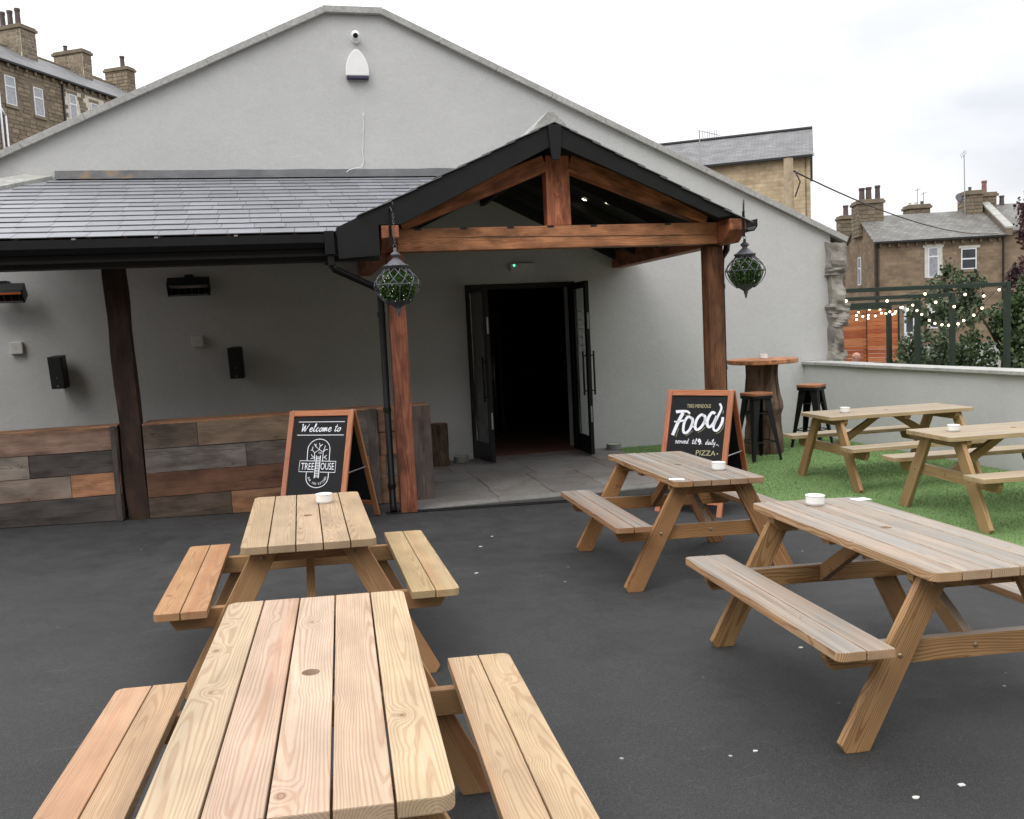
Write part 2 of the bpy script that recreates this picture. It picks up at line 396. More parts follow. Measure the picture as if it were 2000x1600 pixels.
m_leafp = mk_leaf('purple_leaves', (.022, .010, .011), (.085, .036, .038))
m_box = mk_leaf('box_leaves', (.015, .045, .010), (.10, .19, .045), .4)
m_turf = mk_leaf('turf_blades', (.115, .19, .066), (.22, .335, .125), .5)
def mk_turfbase():
    t = NT('turf_mat'); v = t.pos(); c = t.mix(t.noise(v, 3, 5), (.115, .195, .068), (.16, .25, .095)); return t.fin(c, .8, .2)
m_turfb = mk_turfbase()
m_fairy = M_emit('fairy_light', (1., .95, .8), 1.6)
m_bulb = M_emit('festoon_bulb', (1., .78, .48), 4.)
m_led = M_emit('green_led', (.05, 1., .3), 6.)
m_down = M_emit('downlight_lamp', (1., .83, .60), 9.)
m_heatlow = M_plain('heater_tube', (.62, .48, .42), .3, .1, 30)
m_heat = M_emit('heater_filament', (1., .22, .06), .16)
m_glass = NT('door_glass'); m_glass.b.inputs['Transmission Weight'].default_value = 1.0; m_glass = m_glass.fin((.85, .88, .88), .02)
m_skin = M_plain('skin', (.46, .25, .19), .55, .08, 9)
m_shirt = M_plain('pink_shirt', (.45, .20, .19), .85, .1, 9)
m_jean = M_plain('dark_trousers', (.03, .035, .05), .85, .1, 9)

# ------------------------------------------------------------------ ground
GX, GY = -0.02693, -0.01146
def gz(x, y): return GX*x + GY*y
GN = Vector((-GX, -GY, 1)).normalized()
m = MB(); nx = 24
m.add([(-14, -6, gz(-14, -6)), (7.6, -6, gz(7.6, -6)), (7.6, 12.3, gz(7.6, 12.3)), (-14, 12.3, gz(-14, 12.3))], [(0, 1, 2, 3)])
struct('asphalt', m.mesh('asphalt'), m_asphalt)
m = MB(); G = 300; vs = []; fs = []
xs = [-300, -120, -60, -30, -14.2, -6, 2, 10, 20, 40, 80, 160, 300]; ys = [-200, -60, -35, -28, -24, -20, -16, -12, -9, -7, 12.2, 24, 34, 44, 55, 80, 140, 300, 600]
for y in ys:
    for x in xs:
        h = -.75
        t_ = max(0, min(1, (y-26)/30.)); s_ = max(0, min(1, (14-x)/25.))
        h += 9.0*t_*t_*(3-2*t_)*s_
        b_ = max(0, min(1, (-7-y)/21.)); h += 17.5*b_*b_*(3-2*b_)  # unseen bank behind the camera, added to block low sky light
        vs.append((x, y, h))
for j in range(len(ys)-1):
    for i in range(len(xs)-1): fs.append((j*len(xs)+i, j*len(xs)+i+1, (j+1)*len(xs)+i+1, (j+1)*len(xs)+i))
m.add(vs, fs); struct('ground', m.mesh('ground', smooth=True), m_soil)
m = MB(); m.box(7.72, 60, 1, 60, -.74, -.42); struct('yard', m.mesh('yard'), M_plain('yard_paving', (.16, .155, .145), .85, .2, 1, world=True))

# patio slab + flagstones
PZ = -.115
m = MB(); m.box(1.02, 4.30, 8.90, 12.095, -.6, PZ-.012); patio = struct('patio', m.mesh('patio'), M_plain('patio_bed', (.07, .068, .064), .9, .2, 5, world=True))
y = 9.09
for row, dpt in enumerate((.62, .78, .55, .66, .37)):
    x = 1.03 + (0 if row % 2 else -.0)
    while x < 4.28:
        wd = min(rnd.choice((.62, .78, .92, 1.05)) - (.3 if x < 1.1 and row % 2 else 0), 4.29-x)
        if 4.29-x-wd < .25: wd = 4.29-x
        mm = MB(); g = .004 + rnd.random()*.002
        mm.box(x+g, x+wd-g, y+g, y+dpt-g, PZ-.03, PZ+rnd.uniform(-.003, .003), rnd.uniform(.36, .6))
        link('flagstone', mm.mesh('flagstone', .004), m_flag, patio)
        x += wd
    y += dpt
x = 1.03
while x < 4.28:
    wd = min(rnd.uniform(.85, 1.05), 4.29-x)
    if 4.29-x-wd < .3: wd = 4.29-x
    mm = MB(); mm.box(x+.003, x+wd-.003, 8.905, 9.085, -.35, PZ+.002, rnd.uniform(.4, .55)); link('kerb_stone', mm.mesh('kerb_stone', .006), m_kerb, patio); x += wd
# drain channel
dr = thing('drain_channel', 'black slotted drain channel along the front edge of the stone patio', 'drain', (.9, 8.83, gz(.9, 8.83)))
for nm, y0, y1 in (('rail', 8.785, 8.797), ('rail', 8.885, 8.897)):
    mm = MB(); mm.prism([(.72, 0), (4.3, 0)], 0, 0, lambda u, v, t: (u, v, t)) if False else None
    for k in range(4):
        xa, xb = .72+k*.895, .72+(k+1)*.895
        mm.add([(xa, y0, gz(xa, y0)-.02), (xb, y0, gz(xb, y0)-.02), (xb, y1, gz(xb, y1)-.02), (xa, y1, gz(xa, y1)-.02), (xa, y0, gz(xa, y0)+.008), (xb, y0, gz(xb, y0)+.008), (xb, y1, gz(xb, y1)+.008), (xa, y1, gz(xa, y1)+.008)],
               [(3,2,1,0),(4,5,6,7),(0,1,5,4),(1,2,6,5),(2,3,7,6),(3,0,4,7)])
    link(nm, mm.mesh('rail'), m_blackm, dr)
mm = MB()
for k in range(100):
    xa = .73+k*.0357; mm.box(xa, xa+.014, 8.797, 8.885, gz(xa, 8.84)-.01, gz(xa, 8.84)+.006)
link('grating', mm.mesh('grating'), m_blackm, dr, kind='stuff')

# lawn of artificial turf
LZ = -.136
m = MB(); m.box(4.306, 7.43, 1.5, 12.09, -.5, LZ); lawn = struct('lawn', m.mesh('lawn'), m_turfb)
m = MB(); gr = random.Random(3)
for k in range(95000):
    yy = 4.2 + 7.88*gr.random()**.85; xx = 4.31 + 3.1*gr.random()
    a = gr.random()*6.28; h = gr.uniform(.010, .019); wd = .0035; lx, ly = gr.gauss(0, .009), gr.gauss(0, .009)
    ca, sa = math.cos(a)*wd, math.sin(a)*wd
    patch = .5+.5*noise.noise(Vector((xx*1.3, yy*1.3, 0)))
    m.v += [(xx-ca, yy-sa, LZ-.002), (xx+ca, yy+sa, LZ-.002), (xx+lx, yy+ly, LZ+h)]; b = len(m.v); m.f.append((b-3, b-2, b-1)); m.t.append(max(0, min(1, .2+.35*patch+gr.random()*.5)))
me = bpy.data.meshes.new('turf'); me.from_pydata(m.v, [], m.f); at = me.attributes.new('tint', 'FLOAT', 'FACE'); at.data.foreach_set('value', m.t)
o = link('turf', me, m_turf, None, kind='stuff'); tag(o, 'short green artificial turf under the right hand picnic tables', 'turf')
m = MB(); m.box(4.285, 4.303, 1.5, 8.90, -.45, LZ+.012); o = link('turf_edging', m.mesh('turf_edging', .003), m_kerb); tag(o, 'thin pale edging strip between the asphalt and the turf', 'edging')

GUM = ['pale gum spot near the bottom right, the left one of two', 'pale gum spot nearest the bottom right corner', 'small pale gum spot left of the large grey table foot', 'tiny pale gum spot farthest back, towards the stone patio', 'pale gum spot in the middle of the yard, second from the patio', 'pale gum spot right of the tan table seat', 'pale gum spot under the near seat of the large grey table']
# litter: small flattened scraps on the asphalt
for i, (x, y, s_) in enumerate([(2.05, 2.65, .014), (2.27, 2.68, .016), (1.68, 3.14, .010), (1.51, 7.44, .013), (1.34, 7.09, .016), (1.14, 6.26, .014), (2.51, 4.16, .013)]):
    mm = MB(); q = random.Random(i); n = 8
    mm.prism([(s_*q.uniform(.7, 1.25)*math.cos(2*math.pi*k/n), s_*.7*q.uniform(.7, 1.25)*math.sin(2*math.pi*k/n)) for k in range(n)], 0, .003, lambda u, v, t: (u, v, t))
    tag(link('gum_spot', mm.mesh('gum_spot'), m_cream, None, Matrix.Translation((x, y, gz(x, y)+.0005))), GUM[i], 'gum', 'pale spots on the asphalt')

# ------------------------------------------------------------------ main building
WY = 12.1
DX0, DX1, DZ1 = 2.25, 3.84, 2.30
bld = thing('gable_building', 'pale grey rendered building with a wide gable and open double doors', 'building', (1, WY, PZ))
BL, BR = -6.6, 7.93
def gtop(x):                                    # underside of coping
    if x < .60: return 5.86 + (x-.60)*.462
    if x > 1.31: return 5.86 - (x-1.31)*.4555
    return 5.86
m = MB(); Z0 = -.6
def wallpoly(poly): m.prism(poly, WY, WY+.55, lambda u, v, t: (u, t, v))
wallpoly([(BL, Z0), (DX0, Z0), (DX0, gtop(DX0)), (1.31, 5.86), (.60, 5.86), (BL, gtop(BL))])
wallpoly([(DX1, Z0), (BR, Z0), (BR, gtop(BR)), (DX1, gtop(DX1))])
wallpoly([(DX0, DZ1), (DX1, DZ1), (DX1, gtop(DX1)), (DX0, gtop(DX0))])
link('wall', m.mesh('wall'), m_render, bld)
# threshold
m = MB(); m.box(DX0, DX1, WY-.03, WY+.56, -.5, PZ+.008); link('threshold', m.mesh('threshold', .004), m_brickred, bld)
# main roof behind the gable
m = MB()
for (xa, za), (xb, zb) in (((BL-.3, gtop(BL-.3)), (.6, 5.86)), ((.6, 5.86), (1.31, 5.86)), ((1.31, 5.86), (BR+.25, gtop(BR+.25)))):
    m.add([(xa, WY+.3, za-.06), (xb, WY+.3, zb-.06), (xb, 26, zb-.06), (xa, 26, za-.06)], [(0, 1, 2, 3)])
link('main_roof', m.mesh('main_roof'), m_slate_far, bld)
m = MB(); m.box(BR-.4, BR-.02, WY+.552, 26, Z0, gtop(BR)-.12); m.box(BL, BL+.4, WY+.552, 26, Z0, gtop(BL)-.12); link('side_wall', m.mesh('side_wall'), m_render, bld)
# coping stones up the gable
def coping(p0, p1, n):
    p0 = Vector((p0[0], 0, p0[1])); p1 = Vector((p1[0], 0, p1[1])); d = (p1-p0)/n; u = d.normalized(); nn = Vector((-u.z, 0, u.x))
    if nn.z < 0: nn = -nn
    for k in range(n):
        a = p0 + d*k + u*.0015; b = p0 + d*(k+1) - u*.0015; j = rnd.uniform(-.004, .004); th = .082
        mm = MB(); q = [(a, 0), (b, 0), (b, th), (a, th)]
        vs = [Vector((p.x, WY-.075+j, p.z)) + nn*(h+j*.7+.001) for p, h in q] + [Vector((p.x, WY+.60, p.z)) + nn*(h+j*.7+.001) for p, h in q]
        mm.add(vs, [(3, 2, 1, 0), (4, 5, 6, 7), (0, 1, 5, 4), (1, 2, 6, 5), (2, 3, 7, 6), (3, 0, 4, 7)], rnd.uniform(.47, .55))
        link('coping_stone', mm.mesh('coping_stone', .005), m_cope, bld)
coping((BL-.25, gtop(BL-.25)), (.60, 5.86), 10)
coping((.57, 5.862), (1.34, 5.862), 1)
coping((1.31, 5.86), (8.17, gtop(8.17)), 9)
# rough quoin stones at the right end of the gable wall
zq = -.55; k = 0
for hq, wq in ((.42, .24), (.30, .22), (.52, .19), (.16, .27), (.24, .22), (.38, .17), (.20, .26), (.14, .30), (.44, .20), (.10, .27), (.36, .25)):
    q = random.Random(40+k); bm = bmesh.new(); bmesh.ops.create_cube(bm, size=1)
    bmesh.ops.subdivide_edges(bm, edges=bm.edges, cuts=5, use_grid_fill=True)
    cx = 7.915 + wq*.28 + q.uniform(-.02, .03); ks = q.uniform(-.25, .25)
    for v in bm.verts:
        p = v.co.copy(); r = p.normalized()*.60; p = p.lerp(r, .20)
        p *= 1 + .22*noise.noise(p*2.2 + Vector((k*7, 0, 0))) + .10*noise.noise(p*6 + Vector((k*3, 5, 0)))
        v.co = Vector((cx+p.x*wq*1.15+p.z*ks*.10, WY+.22+p.y*.72, zq+hq/2+p.z*hq*1.10+p.x*ks*.06))
    me = bpy.data.meshes.new('quoin_stone'); bm.to_mesh(me); bm.free()
    at = me.attributes.new('tint', 'FLOAT', 'FACE'); at.data.foreach_set('value', [q.uniform(.28, .66)]*len(me.polygons))
    link('quoin_stone', me, m_quoin, bld); zq += hq; k += 1
# interior seen through the doors
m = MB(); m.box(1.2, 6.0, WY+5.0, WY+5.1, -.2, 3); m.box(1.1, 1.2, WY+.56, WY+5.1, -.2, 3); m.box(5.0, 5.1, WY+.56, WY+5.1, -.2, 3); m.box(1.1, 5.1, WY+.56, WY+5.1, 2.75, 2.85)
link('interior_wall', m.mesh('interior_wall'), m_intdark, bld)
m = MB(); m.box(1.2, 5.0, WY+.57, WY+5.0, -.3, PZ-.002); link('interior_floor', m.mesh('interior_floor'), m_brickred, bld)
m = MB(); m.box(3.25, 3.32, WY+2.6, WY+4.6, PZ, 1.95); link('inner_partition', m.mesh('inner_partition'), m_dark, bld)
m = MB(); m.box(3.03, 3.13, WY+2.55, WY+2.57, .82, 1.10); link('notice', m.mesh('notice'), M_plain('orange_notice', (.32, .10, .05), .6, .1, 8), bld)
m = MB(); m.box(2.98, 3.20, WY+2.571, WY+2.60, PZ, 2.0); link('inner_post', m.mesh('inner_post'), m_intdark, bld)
# door frame
m = MB(); m.box(DX0+.002, DX0+.07, WY-.012, WY+.14, PZ+.01, DZ1-.002); link('door_jamb', m.mesh('door_jamb', .003), m_blackm, bld)
m = MB(); m.box(DX1-.07, DX1-.002, WY-.012, WY+.14, PZ+.01, DZ1-.002); link('door_jamb', m.mesh('door_jamb', .003), m_blackm, bld)
m = MB(); m.box(DX0+.07, DX1-.07, WY-.012, WY+.14, DZ1-.075, DZ1-.003); link('door_head', m.mesh('door_head', .003), m_blackm, bld)
def leaf(hx, ang, sgn, lw=.64):
    """door leaf hinged at hx, opened outward; local x runs from hinge"""
    M = Matrix.Translation((hx, WY-.03, 0)) @ Matrix.Rotation(R(ang), 4, 'Z')
    z0, z1 = PZ+.02, DZ1-.03
    d = link('door', (lambda q: (q.box(0, .085, -.025, .025, z0, z1), q.box(lw-.085, lw, -.025, .025, z0, z1), q.box(.085, lw-.085, -.025, .025, z1-.09, z1), q.box(.085, lw-.085, -.025, .025, z0, z0+.24), q.mesh('door', .003))[-1])(MB()), m_blackm, bld, M)
    q = MB(); q.box(.085, lw-.085, -.006, .006, z0+.24, z1-.09); link('glass_pane', q.mesh('glass_pane'), m_glass, d, M)
    for sd_ in (-1, 1):
        q = MB(); xh = lw-.045; yh = sd_*.075
        q.tube([(xh, yh, .72), (xh, yh, 1.32)], .014, 10); q.tube([(xh, sd_*.02, .78), (xh, yh, .78)], .010, 8); q.tube([(xh, sd_*.02, 1.26), (xh, yh, 1.26)], .010, 8)
        link('pull_handle', q.mesh('pull_handle', smooth=True), m_blackm, d, M)
    for zz in (.35, 1.62):
        q = MB(); q.box(lw+.001, lw+.004, -.012, .012, zz, zz+.22); link('latch_plate', q.mesh('latch_plate', .001), m_steel, d, M)
    return d, M
leaf(DX0+.035, -79, 1)
dR, MR = leaf(DX1-.035, -91, -1)
q = MB()                                          # white lettering on the glass, too oblique to read
for k, zz in enumerate((1.86, 1.74, 1.62, 1.50, 1.38)):
    q.box(.22, .42, -.0095, -.0085, zz, zz+.018); q.box(.22, .25, -.0095, -.0085, zz-.07, zz)
    if k % 2: q.box(.39, .42, -.0095, -.0085, zz-.07, zz)
link('glass_lettering', q.mesh('glass_lettering'), m_paint, dR, MR)

# ------------------------------------------------------------------ lean-to shelter on the left
SL = .318
def roofz(y): return 2.655 + SL*(y-8.58)
lt = thing('lean_to_shelter', 'slate roofed lean-to shelter with black gutter left of the porch', 'shelter', (-1.7, 9.5, gz(-1.7, 9.5)))
def hipx(y): return -2.80 - .46*(12.1-y)
PRX, PRZ, PSL = 2.60, 3.60, .475                # porch ridge x, z, slope
def valx(y): return PRX - (PRZ-.03 - roofz(y))/PSL
m = MB()
for y0, y1 in ((8.62, 12.08),):
    n = 10
    for k in range(n):
        ya, yb = y0+(y1-y0)*k/n, y0+(y1-y0)*(k+1)/n
        xa0, xa1, xb0, xb1 = hipx(ya)-.2, min(valx(ya), PRX), hipx(yb)-.2, min(valx(yb), PRX)
        t0, t1 = -.03, -.10
        m.add([(xa0, ya, roofz(ya)+t0), (xa1, ya, roofz(ya)+t0), (xb1, yb, roofz(yb)+t0), (xb0, yb, roofz(yb)+t0), (xa0, ya, roofz(ya)+t1), (xa1, ya, roofz(ya)+t1), (xb1, yb, roofz(yb)+t1), (xb0, yb, roofz(yb)+t1)],
              [(0, 1, 2, 3), (7, 6, 5, 4), (0, 4, 5, 1), (2, 6, 7, 3), (1, 5, 6, 2), (3, 7, 4, 0)])
roof = link('roof', m.mesh('roof'), m_ceil, lt)
ang = math.atan(SL); cs, sn_ = math.cos(ang), math.sin(ang)
gauge = .262; ncourse = 14; sw = .300; count = 0
for c in range(ncourse):
    s0 = c*gauge; ye = 8.555 + s0*cs; ymid = ye + gauge*.5*cs
    x = hipx(ymid) - .1 + (c % 2)*sw*.5 - sw*rnd.uniform(0, .12)
    xr = min(valx(ymid), PRX)
    while x < xr:
        wd = sw + rnd.uniform(-.012, .012); x1 = min(x+wd-.004, xr)
        if x1-x > .06 and count < 300:
            ln = min(gauge*1.45, (12.085-ye)/cs); lift = .011 + rnd.uniform(-.001, .0015); jj = rnd.uniform(-.006, .006)
            mm = MB(); th = .007
            def pt(xx, s, h): return (xx, ye + (s+jj)*cs - h*sn_, roofz(ye) + (s+jj)*sn_ + h*cs)
            hs, he = lift, -.004
            vs = [pt(x, 0, hs), pt(x1, 0, hs), pt(x1, ln, he), pt(x, ln, he), pt(x, 0, hs+th), pt(x1, 0, hs+th), pt(x1, ln, he+th), pt(x, ln, he+th)]
            mm.add(vs, [(3, 2, 1, 0), (4, 5, 6, 7), (0, 1, 5, 4), (1, 2, 6, 5), (2, 3, 7, 6), (3, 0, 4, 7)])
            link('slate', mm.mesh('slate'), m_slate, roof); count += 1
        x += wd
# flashing
m = MB(); n = 40; vs = []; fs = []
for k in range(n+1):
    x = -2.8 + (PRX+2.8)*k/n; wv = .012*noise.noise(Vector((x*3, 0, 0))); top = 3.880 + .010*noise.noise(Vector((x*2.3, 5, 0)))
    vs += [(x, 11.95, roofz(11.95)+.030), (x, 12.05, roofz(12.05)+.042), (x, 12.082+wv*.3, 3.80), (x, 12.088, top), (x, 12.098, top)]
for k in range(n):
    for i in range(4): fs.append((k*5+i, (k+1)*5+i, (k+1)*5+i+1, k*5+i+1))
m.add(vs, fs); link('flashing', m.mesh('flashing', smooth=True), m_lead, lt)
# hip coping stones on the left end of the roof
a0 = Vector((hipx(12.06), 12.06, roofz(12.06))); a1 = Vector((hipx(8.6), 8.6, roofz(8.6))); dd = (a1-a0); nst = 6; u = dd.normalized(); side = Vector((-u.y, u.x, 0)).normalized()
if side.x > 0: side = -side
for k in range(nst):
    p = a0 + dd*k/nst + u*.006; q_ = a0 + dd*(k+1)/nst - u*.006; mm = MB()
    vs = []
    for h in (-.02, .055):
        vs += [p+Vector((0, 0, h)), q_+Vector((0, 0, h)), q_+side*.34+Vector((0, 0, h+.06)), p+side*.34+Vector((0, 0, h+.06))]
    mm.add(vs, [(3, 2, 1, 0), (4, 5, 6, 7), (0, 1, 5, 4), (1, 2, 6, 5), (2, 3, 7, 6), (3, 0, 4, 7)], rnd.uniform(.42, .56)); link('hip_coping', mm.mesh('hip_coping', .006), m_cope2, lt)
# fascia, gutter, brackets
m = MB(); m.box(-5.2, .42, 8.60, 8.66, 2.44, 2.625); link('fascia', m.mesh('fascia', .004), m_black, lt)
m = MB(); m.box(-5.2, .80, 8.70, 8.88, 2.40, 2.62); link('eaves_beam', m.mesh('eaves_beam', .006), m_dark, lt)
gp = [(8.598, 2.63), (8.598, 2.53), (8.575, 2.515), (8.52, 2.52), (8.49, 2.56), (8.485, 2.63), (8.478, 2.632), (8.478, 2.555), (8.515, 2.508), (8.58, 2.503), (8.606, 2.525), (8.606, 2.63)]
m = MB(); m.prism(gp, -5.2, .36, lambda u, v, t: (t, u, v)); link('gutter', m.mesh('gutter'), m_blackm, lt)
for k in range(7):
    mm = MB(); xx = -4.6+k*.68; mm.box(xx, xx+.03, 8.470, 8.60, 2.625, 2.640); link('gutter_bracket', mm.mesh('gutter_bracket'), m_steel, lt)
m = MB(); m.box(.28, .37, 8.466, 8.615, 2.44, 2.66); m.box(.30, .36, 8.49, 8.58, 2.34, 2.44); link('gutter_outlet', m.mesh('gutter_outlet', .006), m_blackm, lt)
m = MB(); m.tube([(.33, 8.535, 2.36), (.36, 8.56, 2.31), (.74, 8.86, 2.15), (.80, 8.90, 2.10), (.805, 8.905, 2.0), (.80, 8.905, -.05), (.80, 8.86, -.11)], .034, 12); link('downpipe', m.mesh('downpipe', smooth=True), m_blackm, lt)
for zz in (1.85, .9, .12):
    m = MB(); m.tube([(.80, 8.905, zz), (.80, 8.905, zz+.05)], .041, 12); link('pipe_collar', m.mesh('pipe_collar', .004), m_blackm, lt)
# rafters below the lean-to and its old post
for k in range(7):
    xx = -3.6+k*.62; beam('rafter', (xx, 8.9, roofz(8.9)-.165), (xx, 12.08, roofz(12.08)-.165), .05, .12, m_ceil, lt)
bm = bmesh.new(); bmesh.ops.create_cube(bm, size=1); bmesh.ops.subdivide_edges(bm, edges=[e for e in bm.edges if abs(e.verts[0].co.z-e.verts[1].co.z) > .5], cuts=22)
bmesh.ops.subdivide_edges(bm, edges=[e for e in bm.edges if abs(e.verts[0].co.z-e.verts[1].co.z) < 1e-4], cuts=3, use_grid_fill=True)
for v in bm.verts:
    p = v.co; zz = gz(-1.72, 9.5)-.02 + (p.z+.5)*2.80; rr = Vector((p.x, p.y)); l = max(abs(rr.x), abs(rr.y)); rr = rr.lerp(rr.normalized()*.5*(l/.5) if rr.length else rr, .35)
    n_ = noise.noise(Vector((p.x*2, p.y*2, zz*1.6)))*.10 + noise.noise(Vector((p.x*7, p.y*7, zz*2.5)))*.06
    v.co = Vector((-1.755+.06*(.5-p.z)+rr.x*.215*(1+n_), 9.52+rr.y*.21*(1+n_), zz))
me = bpy.data.meshes.new('old_post'); bm.to_mesh(me); bm.free()
# grain along local Y: rotate so that local Y is world Z
Mp = frame_M((-1.73, 9.52, 1.1), (0, 0, 1), (0, -1, 0)); me.transform(Mp.inverted())
o = link('post', me, m_post, lt, Mp); o.color = (.040, .021, .014, 1)

m = MB(); m.box(-5.2, .78, 9.45, 9.60, 2.66, 2.835); link('purlin', m.mesh('purlin', .006), m_dark, lt)
# ------------------------------------------------------------------ timber porch
po = thing('timber_porch', 'brown timber gabled porch with black bargeboards around the doorway', 'porch', (2.65, 8.9, PZ))
BRN = (.36, .135, .064); BRN2 = (.28, .09, .038); BRD = (.16, .06, .03)
PY = 8.88
def tb(name, p0, p1, w_, t_, col=BRN, up=(0, 0, 1), bev=.008):
    o = beam(name, p0, p1, w_, t_, m_porch, po, up, bev); o.color = (*[c*rnd.uniform(.9, 1.1) for c in col], 1); return o
tb('post', (.955, PY, gz(.955, PY)-.02), (.955, PY, 2.46), .165, .165, (.215, .092, .044), (0, -1, 0), .012)
tb('post', (4.41, PY+.06, -.2), (4.41, PY+.06, 2.46), .18, .18, (.19, .079, .038), (0, -1, 0), .012)
# eaves beams running back to the wall with chamfered noses
def nose(x, wd):
    mm = MB(); y0 = 8.50
    mm.prism([(y0+.0, 2.70), (12.09, 2.70), (12.09, 2.465), (y0+.17, 2.465), (y0, 2.585)], x-wd/2, x+wd/2, lambda u, v, t: (t, u, v))
    me = mm.mesh('eaves_beam', .008); o = link('eaves_beam', me, m_porch, po); o.color = (*BRN, 1)
nose(.895, .165); nose(4.50, .19)
tb('tie_beam', (.98, PY-.02, 2.585), (4.402, PY-.02, 2.585), .17, .225, (.47, .185, .088), (0, 0, 1))
tb('king_post', (2.655, PY-.02, 2.70), (2.655, PY-.02, 3.40), .25, .15, (.44, .165, .078), (0, -1, 0))
for sgn, x0 in ((-1, 1.02), (1, 4.30)):
    xt = 2.655+sgn*.128
    tb('truss_rafter', (x0, PY-.025, 2.755), (xt, PY-.025, 3.325), .15, .165, (.44, .165, .078), (0, 0, 1))
for xx in (1.16, 1.62, 2.1, 2.52, 2.98, 3.8):      # old mortice slots cut in the tie beam's upper edge
    mm = MB(); mm.box(xx, xx+.07, PY-.108, PY-.09, 2.678, 2.6995); link('mortice_slot', mm.mesh('mortice_slot'), m_dark, po)
m = MB(); x = 1.5; pts = []
for k in range(30):
    xx = 1.35+k*.1; pts.append((xx, PY-.1055, 2.585+.018*noise.noise(Vector((xx*2, 1, 0)))+.016*math.sin(xx*1.1)))
m.tube(pts, [.0035*(1 if 3 < k < 27 else .4) for k in range(30)], 5); link('split', m.mesh('split'), m_dark, po)
# bargeboards
BY = 8.50
def barge(poly, nm='bargeboard'):
    mm = MB(); mm.prism(poly, BY, BY+.04, lambda u, v, t: (u, t, v)); link(nm, mm.mesh(nm, .003), m_barge, po)
AX = 2.555; AZ = 3.665
barge([(AX-.001, AZ), (AX-.001, AZ-.215), (1.04, 2.722), (.98, 2.706), (.79, 2.706), (.79, 2.42), (.40, 2.40), (.395, 2.69)])
barge([(AX+.001, AZ), (AX+.001, AZ-.215), (4.28, 2.71), (4.48, 2.735)])
mm = MB(); mm.prism([(AX-.07, AZ-.03), (AX+.07, AZ-.03), (AX+.05, AZ-.30), (AX+.035, AZ-.365), (AX-.035, AZ-.365), (AX-.05, AZ-.30)], BY-.022, BY-.002, lambda u, v, t: (u, t, v)); link('apex_drop', mm.mesh('apex_drop', .003), m_barge, po)
# porch roof: ceiling boards + slates
def prz(x): return AZ - .005 - (.4505*(AX-x) if x < AX else .485*(x-AX))
m = MB()
for xa, xb in ((.39, AX), (AX, 4.62)):
    t0, t1 = -.012, -.06
    m.add([(xa, BY+.045, prz(xa)+t0), (xb, BY+.045, prz(xb)+t0), (xb, 12.09, prz(xb)+t0), (xa, 12.09, prz(xa)+t0), (xa, BY+.045, prz(xa)+t1), (xb, BY+.045, prz(xb)+t1), (xb, 12.09, prz(xb)+t1), (xa, 12.09, prz(xa)+t1)],
          [(0, 1, 2, 3), (7, 6, 5, 4), (0, 4, 5, 1), (2, 6, 7, 3), (1, 5, 6, 2), (3, 7, 4, 0)])
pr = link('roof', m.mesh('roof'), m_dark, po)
for sgn, xe in ((-1, .35), (1, 4.66)):
    n = 9; sl = .4505 if sgn < 0 else .485; ca = 1/math.hypot(1, sl)
    for c in range(n):
        xa = xe - sgn*c*(abs(AX-xe)/n); xb = xe - sgn*(c+1.35)*(abs(AX-xe)/n)
        if (xb-AX)*sgn < 0: xb = AX
        y = BY - .02
        for k in range(12):
            wd = .30; y1 = min(y+wd-.004, 12.09)
            if sgn < 0 and valx(y1) > max(xa, xb): break
            mm = MB(); h = .012+rnd.uniform(-.002, .005)
            za, zb = prz(xa)+h, prz(xb)-.002
            mm.add([(xa, y, za), (xb, y, zb), (xb, y1, zb), (xa, y1, za), (xa, y, za+.008), (xb, y, zb+.008), (xb, y1, zb+.008), (xa, y1, za+.008)], [(3, 2, 1, 0), (4, 5, 6, 7), (0, 1, 5, 4), (1, 2, 6, 5), (2, 3, 7, 6), (3, 0, 4, 7)])
            link('slate', mm.mesh('slate'), m_slate, pr)
            y += wd
            if y > 12: break
# ridge stones
for k in range(5):
    ya = 8.60 + k*.68; mm = MB()
    mm.prism([(AX-.20, AZ-.075), (AX-.155, AZ+.0), (AX-.03, AZ+.125), (AX+.03, AZ+.125), (AX+.155, AZ+.0), (AX+.155, AZ-.06), (AX, AZ-.0)], ya, ya+.672, lambda u, v, t: (u, t, v), rnd.uniform(.45, .55)); link('ridge_stone', mm.mesh('ridge_stone', .006), m_cope2, pr)
# rafters and purlins under the porch roof
for yy in (9.6, 10.4, 11.2, 11.95):
    for sgn, x0 in ((-1, .95), (1, 4.42)):
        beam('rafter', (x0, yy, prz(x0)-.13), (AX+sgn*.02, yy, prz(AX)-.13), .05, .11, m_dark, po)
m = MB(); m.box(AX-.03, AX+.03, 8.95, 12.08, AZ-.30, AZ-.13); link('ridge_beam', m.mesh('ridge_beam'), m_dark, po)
for xx, yy in ((3.42, 10.25), (3.60, 9.95)):
    zz = prz(xx)-.066; mm = MB(); Md = Matrix.Translation((xx, yy, zz)) @ Matrix.Rotation(math.atan(.485), 4, 'Y')
    mm.lathe([(.0, -.004), (.030, -.004), (.030, -.007), (0, -.007)], 20); a = link('downlight', mm.mesh('downlight'), m_down, po, Md)
    mm = MB(); mm.lathe([(.031, .0), (.046, -.002), (.046, -.012), (.031, -.012), (.031, 0)], 20); link('bezel', mm.mesh('bezel', smooth=True), m_steel, a, Md)
